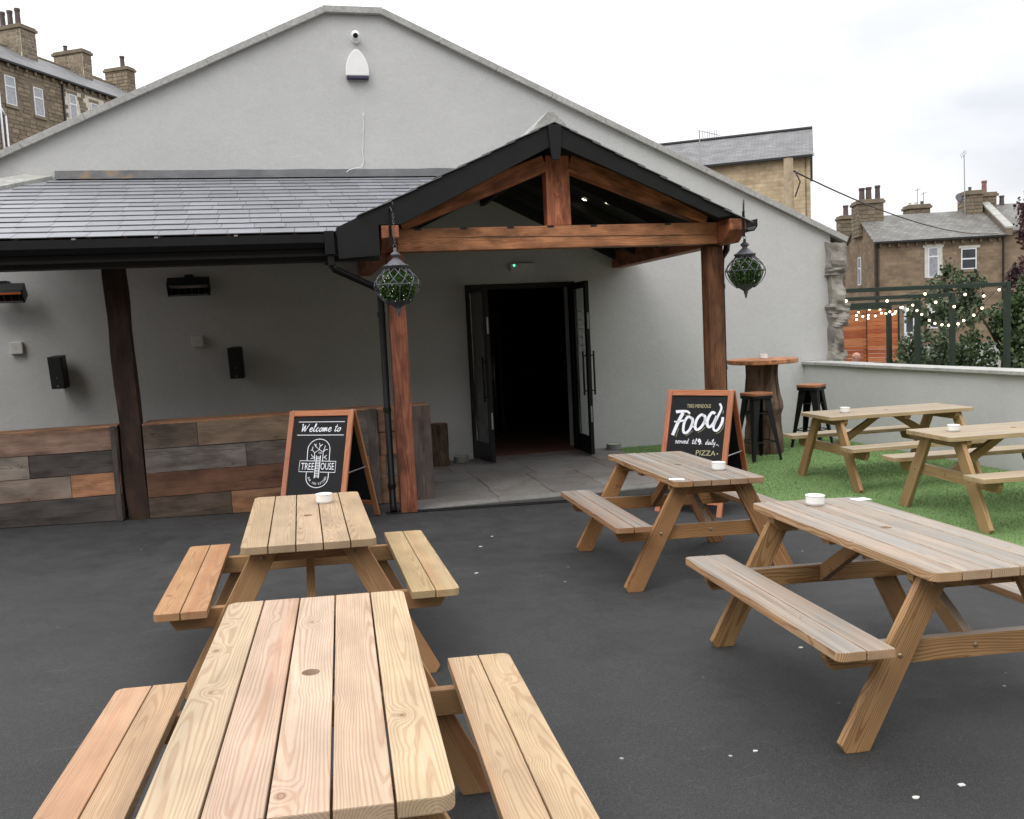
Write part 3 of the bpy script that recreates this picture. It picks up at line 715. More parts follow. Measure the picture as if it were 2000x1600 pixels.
# right hand gutter stub and downpipe
m = MB(); m.prism([(u-8.54+4.66, v+.06) for u, v in gp], 8.50, 12.08, lambda u, v, t: (9.32-u, t, v)); link('gutter', m.mesh('gutter'), m_blackm, po)
m = MB(); m.tube([(4.66, 9.05, 2.55), (4.64, 9.05, 2.42), (4.585, 9.06, 2.34), (4.575, 9.06, 2.25), (4.575, 9.06, -.05)], .036, 12); link('downpipe', m.mesh('downpipe', smooth=True), m_blackm, po)
for zz in (1.10, 2.0):
    m = MB(); m.tube([(4.575, 9.06, zz), (4.575, 9.06, zz+.05)], .043, 12); link('pipe_collar', m.mesh('pipe_collar', .004), m_blackm, po)

# ------------------------------------------------------------------ fittings on the wall
al = thing('alarm_box', 'white bell-shaped alarm box with dark base high on the gable', 'alarm box', (.965, WY, 5.06))
pl = [(-.15, .0), (.15, .0)] + [(.152*math.cos(a)*(1-.30*math.sin(a)**3), .04+.30*math.sin(a)) for a in [i*math.pi/18 for i in range(0, 19)]]
mm = MB(); mm.prism(pl, -.085, -.002, lambda u, v, t: (.965+u, WY+t, 5.065+v)); link('cover', mm.mesh('cover', .012), m_white, al)
mm = MB(); mm.box(.825, 1.11, WY-.080, WY-.003, 5.03, 5.063); link('base', mm.mesh('base', .006), M_plain('dark_blue_plastic', (.035, .03, .07), .4, .1, 5), al)
sc = thing('security_camera', 'small white dome security camera above the alarm box', 'camera', (.972, WY, 5.57))
mm = MB(); mm.tube([(.972, WY-.002, 5.545), (.972, WY-.05, 5.545)], .055, 20); link('mount', mm.mesh('mount', .006), m_white, sc)
bm = bmesh.new(); bmesh.ops.create_uvsphere(bm, u_segments=24, v_segments=14, radius=.058)
for f in bm.faces: f.smooth = True
me = bpy.data.meshes.new('eye'); bm.to_mesh(me); bm.free(); eye = link('eye', me, m_white, sc, Matrix.Translation((.968, WY-.075, 5.58)))
mm = MB(); mm.tube([(.965, WY-.118, 5.562), (.9645, WY-.137, 5.556)], .032, 20); link('lens', mm.mesh('lens', .003), m_blackm, eye)
ex = thing('exit_light', 'white emergency light box with green lamp above the doors', 'exit light', (3.08, WY, 2.45))
mm = MB(); mm.box(2.90, 3.26, WY-.055, WY-.002, 2.46, 2.575); link('housing', mm.mesh('housing', .012), m_cream, ex)
mm = MB(); mm.tube([(2.955, WY-.054, 2.545), (2.955, WY-.060, 2.545)], .011, 12); link('lamp', mm.mesh('lamp'), m_led, ex)
# loose cable
mm = MB(); pts = []
for k in range(25):
    t_ = k/24; zz = 4.60-.66*t_; pts.append((1.012-.045*t_+.012*noise.noise(Vector((0, t_*6, 0))), WY-.012, zz))
pts += [(.955, WY-.05, 3.925), (.93, WY-.12, 3.88), (.86, WY-.16, 3.865), (.77, WY-.19, 3.835), (.73, WY-.23, 3.80)]
mm.tube(pts, .005, 6); o = link('loose_cable', mm.mesh('loose_cable', smooth=True), m_white); tag(o, 'thin white cable hanging loose on the gable above the lean-to roof', 'cable')
def heater(x, z, label, lit):
    h = thing('patio_heater', label, 'heater', (x, WY, z), 'wall heaters under the lean-to')
    M = Matrix.Translation((x, WY-.22, z)) @ Matrix.Rotation(R(-38), 4, 'X')
    mm = MB(); mm.box(-.235, .235, -.06, .09, -.055, -.045); mm.box(-.235, .235, .08, .09, -.055, .08); mm.box(-.235, -.222, -.06, .09, -.045, .08); mm.box(.222, .235, -.06, .09, -.045, .08); mm.box(-.235, .235, -.06, .09, .08, .09); 
    Mb = Matrix.Translation((x, WY-.20, z)) @ Matrix.Rotation(R(32), 4, 'X')
    mm = MB(); mm.prism([(-.08, -.085), (.09, -.06), (.10, .085), (-.08, .085), (-.08, .07), (.06, .06), (.06, -.045), (-.08, -.07)], -.245, .245, lambda u, v, t: (t, u, v)); body = link('housing', mm.mesh('housing', .003), m_blackm, h, Mb)
    for sx in (-1, 1):
        mm = MB(); mm.box(sx*.245-.008, sx*.245+.008, -.085, .10, -.088, .088); link('end_cap', mm.mesh('end_cap', .004), m_blackm, body, Mb)
    mm = MB(); mm.box(-.235, .235, .045, .055, -.045, .06); link('reflector', mm.mesh('reflector'), m_steel, body, Mb)
    mm = MB(); mm.tube([(-.22, .0, .0), (.22, .0, .0)], .010, 10); link('lamp_tube', mm.mesh('lamp_tube', smooth=True), m_heat if lit else m_heatlow, body, Mb)
    mm = MB(); mm.prism([(-.235, -.068), (.235, -.068), (.235, .068), (-.235, .068)], -.079, -.0785, lambda u, v, t: (u, t, v)) if False else None
    for zz in (-.066, .066):
        mm = MB(); mm.box(-.235, .235, -.088, -.082, zz-.006, zz+.006); link('trim', mm.mesh('trim'), m_steel, body, Mb)
    for k in range(6):
        mm = MB(); xx = -.2+k*.08; mm.tube([(xx, -.085, -.066), (xx, -.085, .066)], .0018, 5); link('guard_wire', mm.mesh('guard_wire'), m_steel, body, Mb)
    mm = MB(); mm.box(x-.05, x+.05, WY-.14, WY-.002, z+.06, z+.16); link('bracket', mm.mesh('bracket', .004), m_blackm, h)
heater(-1.325, 2.395, 'black wall heater with pale reflector right of the old post', False)
heater(-3.47, 2.39, 'black wall heater with dull orange tube at the left edge', True)
def speaker(x, label):
    s_ = thing('wall_speaker', label, 'speaker', (x, WY, 1.4), 'black speakers on the shelter wall')
    M = Matrix.Translation((x, WY-.13, 1.41)) @ Matrix.Rotation(R(-14), 4, 'Z') @ Matrix.Rotation(R(6), 4, 'X')
    mm = MB(); mm.prism([(-.09, -.09), (.09, -.09), (.06, .08), (-.06, .08)], -.20, .20, lambda u, v, t: (u, v, t)); b = link('cabinet', mm.mesh('cabinet', .008), m_blackm, s_, M)
    mm = MB(); mm.box(-.078, .078, -.096, -.0905, -.19, .19); link('grille', mm.mesh('grille', .002), M_plain('speaker_cloth', (.008, .008, .008), .9, .2, 60), b, M)
    for zz, r in ((-.165, .009), (-.06, .006)):
        mm = MB(); mm.tube([(.0, -.0965, zz), (.0, -.099, zz)], r, 12); link('badge', mm.mesh('badge'), m_steel, b, M)
    mm = MB(); mm.box(x-.03, x+.03, WY-.07, WY-.002, 1.36, 1.46); link('bracket', mm.mesh('bracket', .003), m_blackm, s_)
speaker(-.81, 'slim black speaker on the shelter wall right of the old post')
speaker(-2.925, 'slim black speaker on the shelter wall left of the old post')
for x, z, lb in ((-1.288, 1.707, 'square cream junction box on the wall right of the old post'), (-3.415, 1.73, 'square cream junction box on the wall at the left edge')):
    t_ = thing('junction_box', lb, 'junction box', (x, WY, z), 'junction boxes on the shelter wall')
    mm = MB(); mm.box(x-.073, x+.073, WY-.055, WY-.002, z-.075, z+.075); link('cover', mm.mesh('cover', .010), m_cream, t_)
    mm = MB(); mm.tube([(x, WY-.0555, z), (x, WY-.058, z)], .006, 8); link('screw', mm.mesh('screw'), m_steel, t_)

# ------------------------------------------------------------------ reclaimed board screens
def screen(label, x0, x1, y, rows, depth, endpost, loc):
    s_ = thing('board_screen', label, 'screen', loc, 'reclaimed board screens under the lean-to')
    z = None
    top = .905; bot = lambda x: gz(x, y)+.005
    n = len(rows); h = (top-.02-(bot((x0+x1)/2)))/n
    for i, row in enumerate(rows):
        zt = top-.018-i*h; zb = zt-h
        for a, b, c in row:
            mm = MB(); g = .004
            yy = y + rnd.uniform(-.004, .006)
            zb0 = zb+g; 
            if i == n-1:
                vs = [(a+.002, zb0*0+bot(a)), (b-.002, bot(b)), (b-.002, zt-g*.3), (a+.002, zt-g*.3)]
            else: vs = [(a+.002, zb0), (b-.002, zb0+rnd.uniform(-.003, .003)), (b-.002, zt+rnd.uniform(-.003, .001)), (a+.002, zt)]
            mm.prism(vs, yy, yy+.03, lambda u, v, t: (u, t, v)); me = mm.mesh('plank', .003)
            Mq = frame_M(((a+b)/2, yy, (zt+zb)/2), (1, 0, 0), (0, -1, 0)); me.transform(Mq.inverted())
            o = link('plank', me, m_recl, s_, Mq); o.color = (*c, 1)
    o = beam('top_rail', (x0, y+depth/2, top-.012), (x1, y+depth/2, top-.012), depth, .022, m_recl, s_); o.color = (.30, .16, .09, 1)
    mm = MB(); mm.box(x0+.03, x1-.03, y+depth-.04, y+depth-.015, -.02, top-.025); o = link('back_panel', mm.mesh('back_panel'), m_dark, s_)
    for xx, wd, c in endpost:
        o = beam('end_board', (xx, y-.018, bot(xx)), (xx, y-.018, top-.002), wd, .03, m_recl, s_, (0, -1, 0)); o.color = (*c, 1)
    mm = MB(); mm.box(x1-.028, x1-.001, y+.032, y+depth-.042, -.04, top-.026); o = link('side_panel', mm.mesh('side_panel', .002), m_recl, s_); o.color = (.11, .085, .07, 1)
PK, GRY, BRW, OR, DK, LG = (.29, .19, .145), (.13, .112, .10), (.20, .115, .072), (.42, .21, .115), (.080, .070, .066), (.29, .25, .21)
screen('reclaimed board screen of pink and grey planks left of the old post', -4.6, -1.835, 9.42,
       [[(-4.6, -3.2, GRY), (-3.2, -1.84, PK)], [(-4.6, -2.66, LG), (-2.66, -1.84, DK)], [(-4.6, -2.30, (.25, .20, .165)), (-2.30, -1.84, OR)], [(-4.6, -3.4, BRW), (-3.4, -1.84, DK)]], .30, [(-1.87, .05, DK)], (-3, 9.42, gz(-3, 9.42)))
screen('long reclaimed board screen of brown planks behind the welcome board', -1.60, 1.30, 9.42,
       [[(-1.6, -1.08, (.115, .088, .068)), (-1.08, .2, (.19, .135, .095)), (.2, .74, GRY), (.74, 1.05, BRW)], [(-1.6, -.62, (.17, .15, .138)), (-.62, .25, (.12, .098, .085)), (.25, .75, (.15, .135, .125)), (.75, 1.05, BRW)],
        [(-1.6, -.1, (.14, .068, .042)), (-.1, .3, BRW), (.3, .8, (.25, .14, .085)), (.8, 1.05, GRY)], [(-1.6, -.80, (.105, .078, .060)), (-.80, .35, (.29, .16, .09)), (.35, 1.05, BRW)]], .42, [(1.19, .22, (.125, .098, .085)), (.68, .10, (.10, .085, .075))], (-.1, 9.42, gz(-.1, 9.42)))

# ------------------------------------------------------------------ log stump, tubs
def stump_mesh(name, prof, n, seed, amp, ridges=0):
    q = random.Random(seed); vs = []; fs = []; m_ = len(prof)
    for i, (r, z) in enumerate(prof):
        for k in range(n):
            a = 2*math.pi*k/n; p = Vector((math.cos(a)*1.3, math.sin(a)*1.3, z*1.7+seed))
            rr = r*(1 + amp*noise.noise(p) + amp*.5*noise.noise(p*3) + ridges*abs(noise.noise(Vector((math.cos(a)*6, math.sin(a)*6, z*1.5+seed)))))
            vs.append((rr*math.cos(a), rr*math.sin(a), z))
    for i in range(m_-1):
        for k in range(n): fs.append((i*n+k, i*n+(k+1) % n, (i+1)*n+(k+1) % n, (i+1)*n+k))
    fs += [tuple(range(n))[::-1], tuple(range((m_-1)*n, m_*n))]
    mb = MB(); mb.add(vs, fs); return mb.mesh(name)
lg = thing('log_stump', 'short bark covered log standing by the wall left of the doors', 'log', (1.72, 11.72, PZ))
me = stump_mesh('bark', [(.135, 0), (.135, .06)] + [(.128-.012*i/9, .06+.05*i) for i in range(1, 10)] + [(.118, .555), (.112, .565)], 40, 3, .12, .14); link('bark', me, m_bark, lg, Matrix.Translation((1.72, 11.72, PZ)))
mm = MB(); mm.lathe([(0, .002), (.10, .002), (.10, .006), (0, .006)], 24); o = link('cut_face', mm.mesh('cut_face'), m_porch, lg, Matrix.Translation((1.72, 11.72, PZ+.565))); o.color = (.2, .12, .07, 1)
for x, y, lb in ((2.035, 11.86, 'round grey candle tub beside the log left of the doors'), (4.25, 11.86, 'round grey candle tub on the paving right of the doors')):
    t_ = thing('candle_tub', lb, 'tub', (x, y, PZ), 'round tubs beside the doors')
    mm = MB(); mm.lathe([(0, 0), (.098, 0), (.106, .006), (.106, .078), (.104, .082), (.100, .082), (.098, .07), (.098, .065)], 36); link('tub', mm.mesh('tub', smooth=False), m_tub, t_, Matrix.Translation((x, y, PZ+.002)))
    mm = MB(); mm.lathe([(0, .074), (.0975, .074), (.0975, .06), (0, .06)], 36); link('wax', mm.mesh('wax'), m_wax, t_, Matrix.Translation((x, y, PZ+.002)))

# ------------------------------------------------------------------ lettering tools
def text_polys(s, cap=.72):
    cu = bpy.data.curves.new('tmp', 'FONT'); cu.body = s; cu.resolution_u = 3
    o = bpy.data.objects.new('tmp', cu); COL.objects.link(o)
    dg = bpy.context.evaluated_depsgraph_get(); me = o.evaluated_get(dg).to_mesh()
    vs = [(v.co.x, v.co.y) for v in me.vertices]; fs = [tuple(p.vertices) for p in me.polygons]
    o.evaluated_get(dg).to_mesh_clear(); bpy.data.objects.remove(o); bpy.data.curves.remove(cu)
    x0 = min(v[0] for v in vs); x1 = max(v[0] for v in vs); y0 = min(v[1] for v in vs); y1 = max(v[1] for v in vs)
    return [((x-x0)/(x1-x0), (y-y0)/(y1-y0)) for x, y in vs], fs
def smoothpts(p, n=5):
    if len(p) < 3: return p
    out = []
    for i in range(len(p)-1):
        a, b, c, d = p[max(i-1, 0)], p[i], p[i+1], p[min(i+2, len(p)-1)]
        for k in range(n):
            t = k/n
            out.append(tuple(.5*((2*b[j]) + (c[j]-a[j])*t + (2*a[j]-5*b[j]+4*c[j]-d[j])*t*t + (3*b[j]-a[j]-3*c[j]+d[j])*t**3) for j in range(2)))
    return out + [p[-1]]
def ribbon(mb, pts, w_, fn, taper=False, sm=True, zo=0.):
    p = smoothpts(pts) if sm else pts
    n = len(p); L_ = []; R_ = []
    for i in range(n):
        a = p[max(i-1, 0)]; b = p[min(i+1, n-1)]; dx, dy = b[0]-a[0], b[1]-a[1]; l = math.hypot(dx, dy) or 1
        ww = w_[0]+(w_[1]-w_[0])*i/(n-1) if isinstance(w_, tuple) else w_
        if taper: ww *= .55+.45*math.sin(math.pi*min(1, max(0, (i+.6)/(n))))
        L_.append((p[i][0]-dy/l*ww/2, p[i][1]+dx/l*ww/2)); R_.append((p[i][0]+dy/l*ww/2, p[i][1]-dx/l*ww/2))
    vs = [fn(*q, zo) for q in L_] + [fn(*q, zo) for q in R_]
    mb.add(vs, [(i, i+1, n+i+1, n+i) for i in range(n-1)])
SC = {  # a small brush-script alphabet, x-height 1
 'W': (1.5, [[(.0, 1.7), (.15, 1.95), (.22, 1.0), (.3, .05), (.62, 1.6), (.72, .05), (1.25, 2.0)]]),
 'e': (.62, [[(.06, .45), (.4, .6), (.45, .9), (.26, 1.), (.08, .6), (.14, .1), (.36, .0), (.62, .35)]]),
 'l': (.5, [[(.0, .4), (.35, 1.5), (.32, 2.0), (.2, 1.7), (.12, .3), (.25, .0), (.5, .35)]]),
 'c': (.55, [[(.46, .8), (.3, 1.), (.1, .6), (.14, .1), (.32, .0), (.55, .35)]]),
 'o': (.62, [[(.35, 1.), (.12, .7), (.1, .15), (.3, .0), (.5, .4), (.44, .95), (.3, .9), (.62, .8)]]),
 'm': (.95, [[(.0, .8), (.1, 1.), (.08, .0), (.32, .95), (.38, .8), (.36, .0), (.6, .95), (.68, .8), (.68, .1), (.95, .35)]]),
 't': (.5, [[(.32, 1.8), (.15, .4), (.2, .02), (.5, .3)], [(.02, 1.15), (.5, 1.25)]]),
 's': (.55, [[(.42, .9), (.25, 1.05), (.1, .8), (.38, .4), (.3, .02), (.0, .12)]]),
 'r': (.5, [[(.06, 1.), (.1, .0), (.18, .7), (.46, 1.)]]), 'v': (.55, [[(.04, 1.), (.18, .02), (.5, 1.)]]),
 'd': (.68, [[(.42, .9), (.22, 1.), (.06, .5), (.16, .02), (.36, .3), (.5, 1.9), (.45, .3), (.66, .1)]]),
 'i': (.32, [[(.12, 1.), (.08, .15), (.3, .1)], [(.16, 1.4), (.2, 1.48)]]),
 'a': (.62, [[(.42, .9), (.2, 1.), (.05, .4), (.18, .0), (.4, .5), (.44, .95), (.4, .15), (.6, .15)]]),
 'y': (.6, [[(.04, 1.), (.1, .3), (.3, .3), (.44, 1.), (.3, -.5), (.1, -.9)]]),
 '9': (.7, [[(.55, 1.4), (.3, 1.6), (.1, 1.2), (.25, .85), (.55, 1.2), (.56, .6), (.3, .0)]]),
 ' ': (.45, []), 'p': (.3, [[(.05, .55), (.06, .0)], [(.05, .5), (.2, .4), (.06, .25)]]),
}
def script(mb, s, x, y, size, width, fn, slant=.22, rise=0., xs=1.28):
    for ch in s:
        adv, st = SC[ch]; wd = width*(1.9 if ch == '9' else 1)
        for p in st: ribbon(mb, [(x+(a*xs+slant*b)*size, y-b*size+rise*(x+a*size*xs)) for a, b in p], wd, fn, True)
        x += adv*size*xs
    return x
def typed(mb, s, box, fn, skew=0.):
    """set s into the quad box=(x0,y0,x1,y1), y down"""
    vs, fs = text_polys(s); x0, y0, x1, y1 = box
    mb.add([fn(x0+(x1-x0)*u+skew*(v-.5), y1+(y0-y1)*v, 0.) for u, v in vs], fs)

def aboard(label, xr, yr, yaw, w_, sep, zt, gz_):
    """A-frame pavement board; (xr,yr) = right end of the hinge line"""
    a = Vector((math.cos(yaw), math.sin(yaw), 0)); n = Vector((math.sin(yaw), -math.cos(yaw), 0))
    top = Vector((xr, yr, gz_+zt)); cen = Vector((xr, yr, gz_)) - a*w_/2
    t = thing('pavement_board', label, 'sign board', cen, 'A-frame chalkboards')
    d = (n*sep/2 - Vector((0, 0, zt))); ln = d.length; d.normalize(); nf = a.cross(d); nf = nf if nf.dot(n) > 0 else -nf
    b = (-n*sep/2 - Vector((0, 0, zt))); b.normalize(); nb = a.cross(b); nb = nb if nb.dot(n) < 0 else -nb
    fw, ft = .052, .026; col = (.42, .165, .075)
    faces = []
    for dirv, nv in ((d, nf), (b, nb)):
        o0 = top + nv*(ft/2+.002)
        for s0 in (fw/2, w_-fw/2): o = beam('stile', o0 - a*s0, o0 - a*s0 + dirv*ln, fw, ft, m_frame, t, nv, .004); o.color = (*[c*rnd.uniform(.9, 1.1) for c in col], 1)
        for l0 in (fw/2+.001, ln-.14): o = beam('rail', o0 - a*(fw+.001) + dirv*l0, o0 - a*(w_-fw-.001) + dirv*l0, fw, ft-.002, m_frame, t, nv, .004); o.color = (*col, 1)
        pm = beam('panel', o0 - a*w_/2 + dirv*(fw+.004) - nv*.004, o0 - a*w_/2 + dirv*(ln-.17) - nv*.004, w_-2*fw-.004, .006, m_chalk, t, nv, .0005)
        faces.append((o0, dirv, nv, pm))
    for s0 in (.03, w_-.03):
        mm = MB(); c0 = top - a*s0; mm.tube([c0-a*.012+Vector((0, 0, .004)), c0+a*.012+Vector((0, 0, .004))], .009, 10); link('hinge', mm.mesh('hinge'), m_steel, t)
    for s0 in (.02, w_-.02):
        p = top - a*s0 + d*ln*.52 - nf*.002; q_ = top - a*s0 + b*ln*.52 - nb*.002; mm = MB(); mm.tube([p, q_], .006, 6); link('stay', mm.mesh('stay'), m_steel, t)
    o0, dirv, nv, pm = faces[0]
    pw = w_-2*fw
    def fn(u, v, zo=0.):        # u 0..1 across the panel, v in the same unit downwards
        return o0 - a*(w_-fw-u*pw) + dirv*(fw+v*pw) - nv*(.004-.0042-zo)
    return t, pm, fn
# --- welcome board
t, pm, fn0 = aboard('chalkboard reading Welcome to, with a tree and ladder emblem', .453, 8.416, -.53, .678, .76, 1.086, gz(.45, 8.4))
def fw1(x, y, zo=0.):           # traced sheet coordinates -> panel
    xl = 245-115*(y-235)/1115; xr = 990-105*(y-260)/1050
    return fn0((x-xl)/(xr-xl), (y-248-.033*(x-xl-370))/745*.865, zo)
mb = MB()
ribbon(mb, [(305, 320), (938, 345)], 9, fw1, sm=False); ribbon(mb, [(280, 512), (922, 538)], 9, fw1, sm=False)
link('ruled_lines', mb.mesh('ruled_lines'), m_paint, pm)
mb = MB(); script(mb, 'Welcome to', 326, 452, 56, 12, fw1, .28, .035, 1.42); link('welcome_lettering', mb.mesh('welcome_lettering'), m_paint, pm)
mb = MB()
def skx(y): return 590-.066*(y-582)
pill = [(skx(y_)+152*math.cos(a_), y_) for a_, y_ in [(math.pi*(1-i/16), 735-152*math.sin(math.pi*(1-i/16))) for i in range(17)]]
left = [(skx(885)-152, 885), (skx(735)-152, 735)]; right = [(skx(735)+152, 735), (skx(900)+152, 900)]
ribbon(mb, left + pill + right, 9, fw1, sm=False)
pb = [(skx(y_)+152*math.cos(a_), y_) for a_, y_ in [(math.pi*(1-i/16), 1130+148*math.sin(math.pi*(1-i/16))) for i in range(17)]]
ribbon(mb, [(skx(1045)-152, 1045)] + pb + [(skx(1062)+152, 1062)], 9, fw1, sm=False)
ribbon(mb, [(522, 897), (320, 885), (303, 1042), (505, 1053)], 9, fw1, sm=False); ribbon(mb, [(612, 901), (812, 912), (797, 1070), (592, 1058)], 9, fw1, sm=False)
for br in ([(520, 890), (522, 780), (490, 735), (470, 740)], [(490, 735), (500, 690)], [(522, 780), (585, 735), (540, 690), (545, 650)], [(585, 735), (600, 680), (590, 640)], [(600, 690), (635, 660)], [(630, 900), (640, 770), (585, 735)], [(640, 770), (680, 735), (705, 740)], [(640, 770), (662, 710), (672, 680)], [(645, 850), (690, 820)], [(645, 850), (680, 865), (685, 880)], [(520, 850), (485, 820), (480, 800)], [(520, 850), (470, 862)], [(540, 690), (520, 650)]):
    ribbon(mb, br, 8, fw1, sm=False)
link('tree_emblem', mb.mesh('tree_emblem'), m_paint, pm)
mb = MB()
for s_ in (-28, 28): ribbon(mb, [(576+s_, 820), (542+s_, 1142)], 11, fw1, sm=False)
for k in range(13): yy = 842+k*23.5; xx = 576-.1056*(yy-820); ribbon(mb, [(xx-28, yy), (xx+28, yy+2)], 9, fw1, sm=False)
link('ladder_emblem', mb.mesh('ladder_emblem'), m_paint, pm)
def fsk(x, y, zo=0.): return fw1(x-.09*(y-970), y+.045*(x-560), zo)
mb = MB(); typed(mb, 'TREE', (335, 928, 514, 1026), fsk); typed(mb, 'OUSE', (604, 924, 786, 1022), fsk); typed(mb, 'THE', (556, 768, 604, 796), fsk); link('name_lettering', mb.mesh('name_lettering'), m_paint, pm)
mb = MB(); s_ = 'BAR AND KITCHEN'
for i, ch in enumerate(s_):
    if ch == ' ': continue
    a_ = math.pi*(.93-.86*i/(len(s_)-1)); cx, cy = skx(1120)+118*math.cos(a_), 1112+112*math.sin(a_); th = a_-math.pi/2
    vs, fs = text_polys(ch); wd = 17 if ch != 'I' else 6
    mb.add([fw1(cx+((u-.5)*wd)*math.cos(th)+((v-.5)*30)*math.sin(th)*1, cy+((u-.5)*wd)*math.sin(th)-((v-.5)*30)*math.cos(th), 0.) for u, v in vs], fs)
link('arc_lettering', mb.mesh('arc_lettering'), m_paint, pm)
# --- food board
t, pm, fn1 = aboard('chalkboard reading Food served til 9 daily in front of the right porch post', 4.025, 7.754, -.869, .694, .752, 1.171, gz(4.03, 7.75))
def fw2(x, y, zo=0.):
    xl = 275-85*(y-260)/935; xr = 1255-105*(y-270)/1120
    return fn1((x-xl)/(xr-xl), (y-262-.008*(x-xl-490))/980*.885, zo)
mb = MB()
ribbon(mb, [(342, 572), (430, 562), (510, 560), (555, 568), (590, 605)], (58, 34), fw2); ribbon(mb, [(470, 590), (405, 720), (345, 860), (285, 1015)], (62, 56), fw2); ribbon(mb, [(312, 757), (400, 757), (480, 735), (505, 770)], (26, 40), fw2)
ribbon(mb, [(625, 690), (560, 665), (505, 740), (478, 850), (480, 945), (520, 968), (580, 915), (630, 800), (640, 705), (600, 690)], 46, fw2); ribbon(mb, [(632, 720), (640, 850), (690, 815)], (36, 14), fw2)
ribbon(mb, [(840, 640), (790, 622), (725, 690), (690, 790), (690, 880), (730, 900), (790, 850), (850, 740), (855, 650), (810, 630)], 46, fw2); ribbon(mb, [(850, 670), (855, 790), (905, 745)], (36, 14), fw2)
ribbon(mb, [(1030, 600), (985, 575), (930, 640), (895, 750), (905, 835), (950, 838), (1010, 760), (1060, 640)], 48, fw2); ribbon(mb, [(1108, 408), (1135, 500), (1075, 650), (1010, 800), (1003, 885), (1050, 912), (1105, 850), (1150, 740), (1160, 660)], (36, 44), fw2)
link('food_lettering', mb.mesh('food_lettering'), m_paint, pm)
mb = MB(); x_ = script(mb, 'served', 326, 1165, 50, 11, fw2, .2, .0, 1.38); script(mb, 'til', 626, 1168, 50, 11, fw2, .15); script(mb, '9', 728, 1178, 62, 15, fw2, .05); script(mb, 'p', 795, 1172, 30, 6, fw2); script(mb, 'daily', 858, 1172, 50, 11, fw2, .2)
ribbon(mb, [(1040, 1180), (1065, 1165), (1088, 1195)], 8, fw2)
link('served_lettering', mb.mesh('served_lettering'), m_paint, pm)
mb = MB(); typed(mb, 'TREE-MENDOUS', (540, 424, 955, 492), fw2, 6); typed(mb, 'PIZZA', (700, 1282, 1035, 1372), fw2, 10)
mb.add([fw2(1066+14*math.cos(a_), 1335+14*math.sin(a_), 0.) for a_ in [i*math.pi/4 for i in range(8)]], [tuple(range(8))])
link('straw_lettering', mb.mesh('straw_lettering'), m_yellow, pm)
mb = MB()
for p in ([(345, 1050), (372, 950), (395, 880)], [(520, 1015), (580, 985), (640, 920)], [(735, 955), (800, 915), (860, 850)], [(1040, 965), (1110, 930), (1165, 840), (1180, 740)], [(1155, 600), (1175, 540)], [(510, 640), (600, 628)]): ribbon(mb, p, 6, fw2)
link('shadow_strokes', mb.mesh('shadow_strokes'), m_yellow, pm)

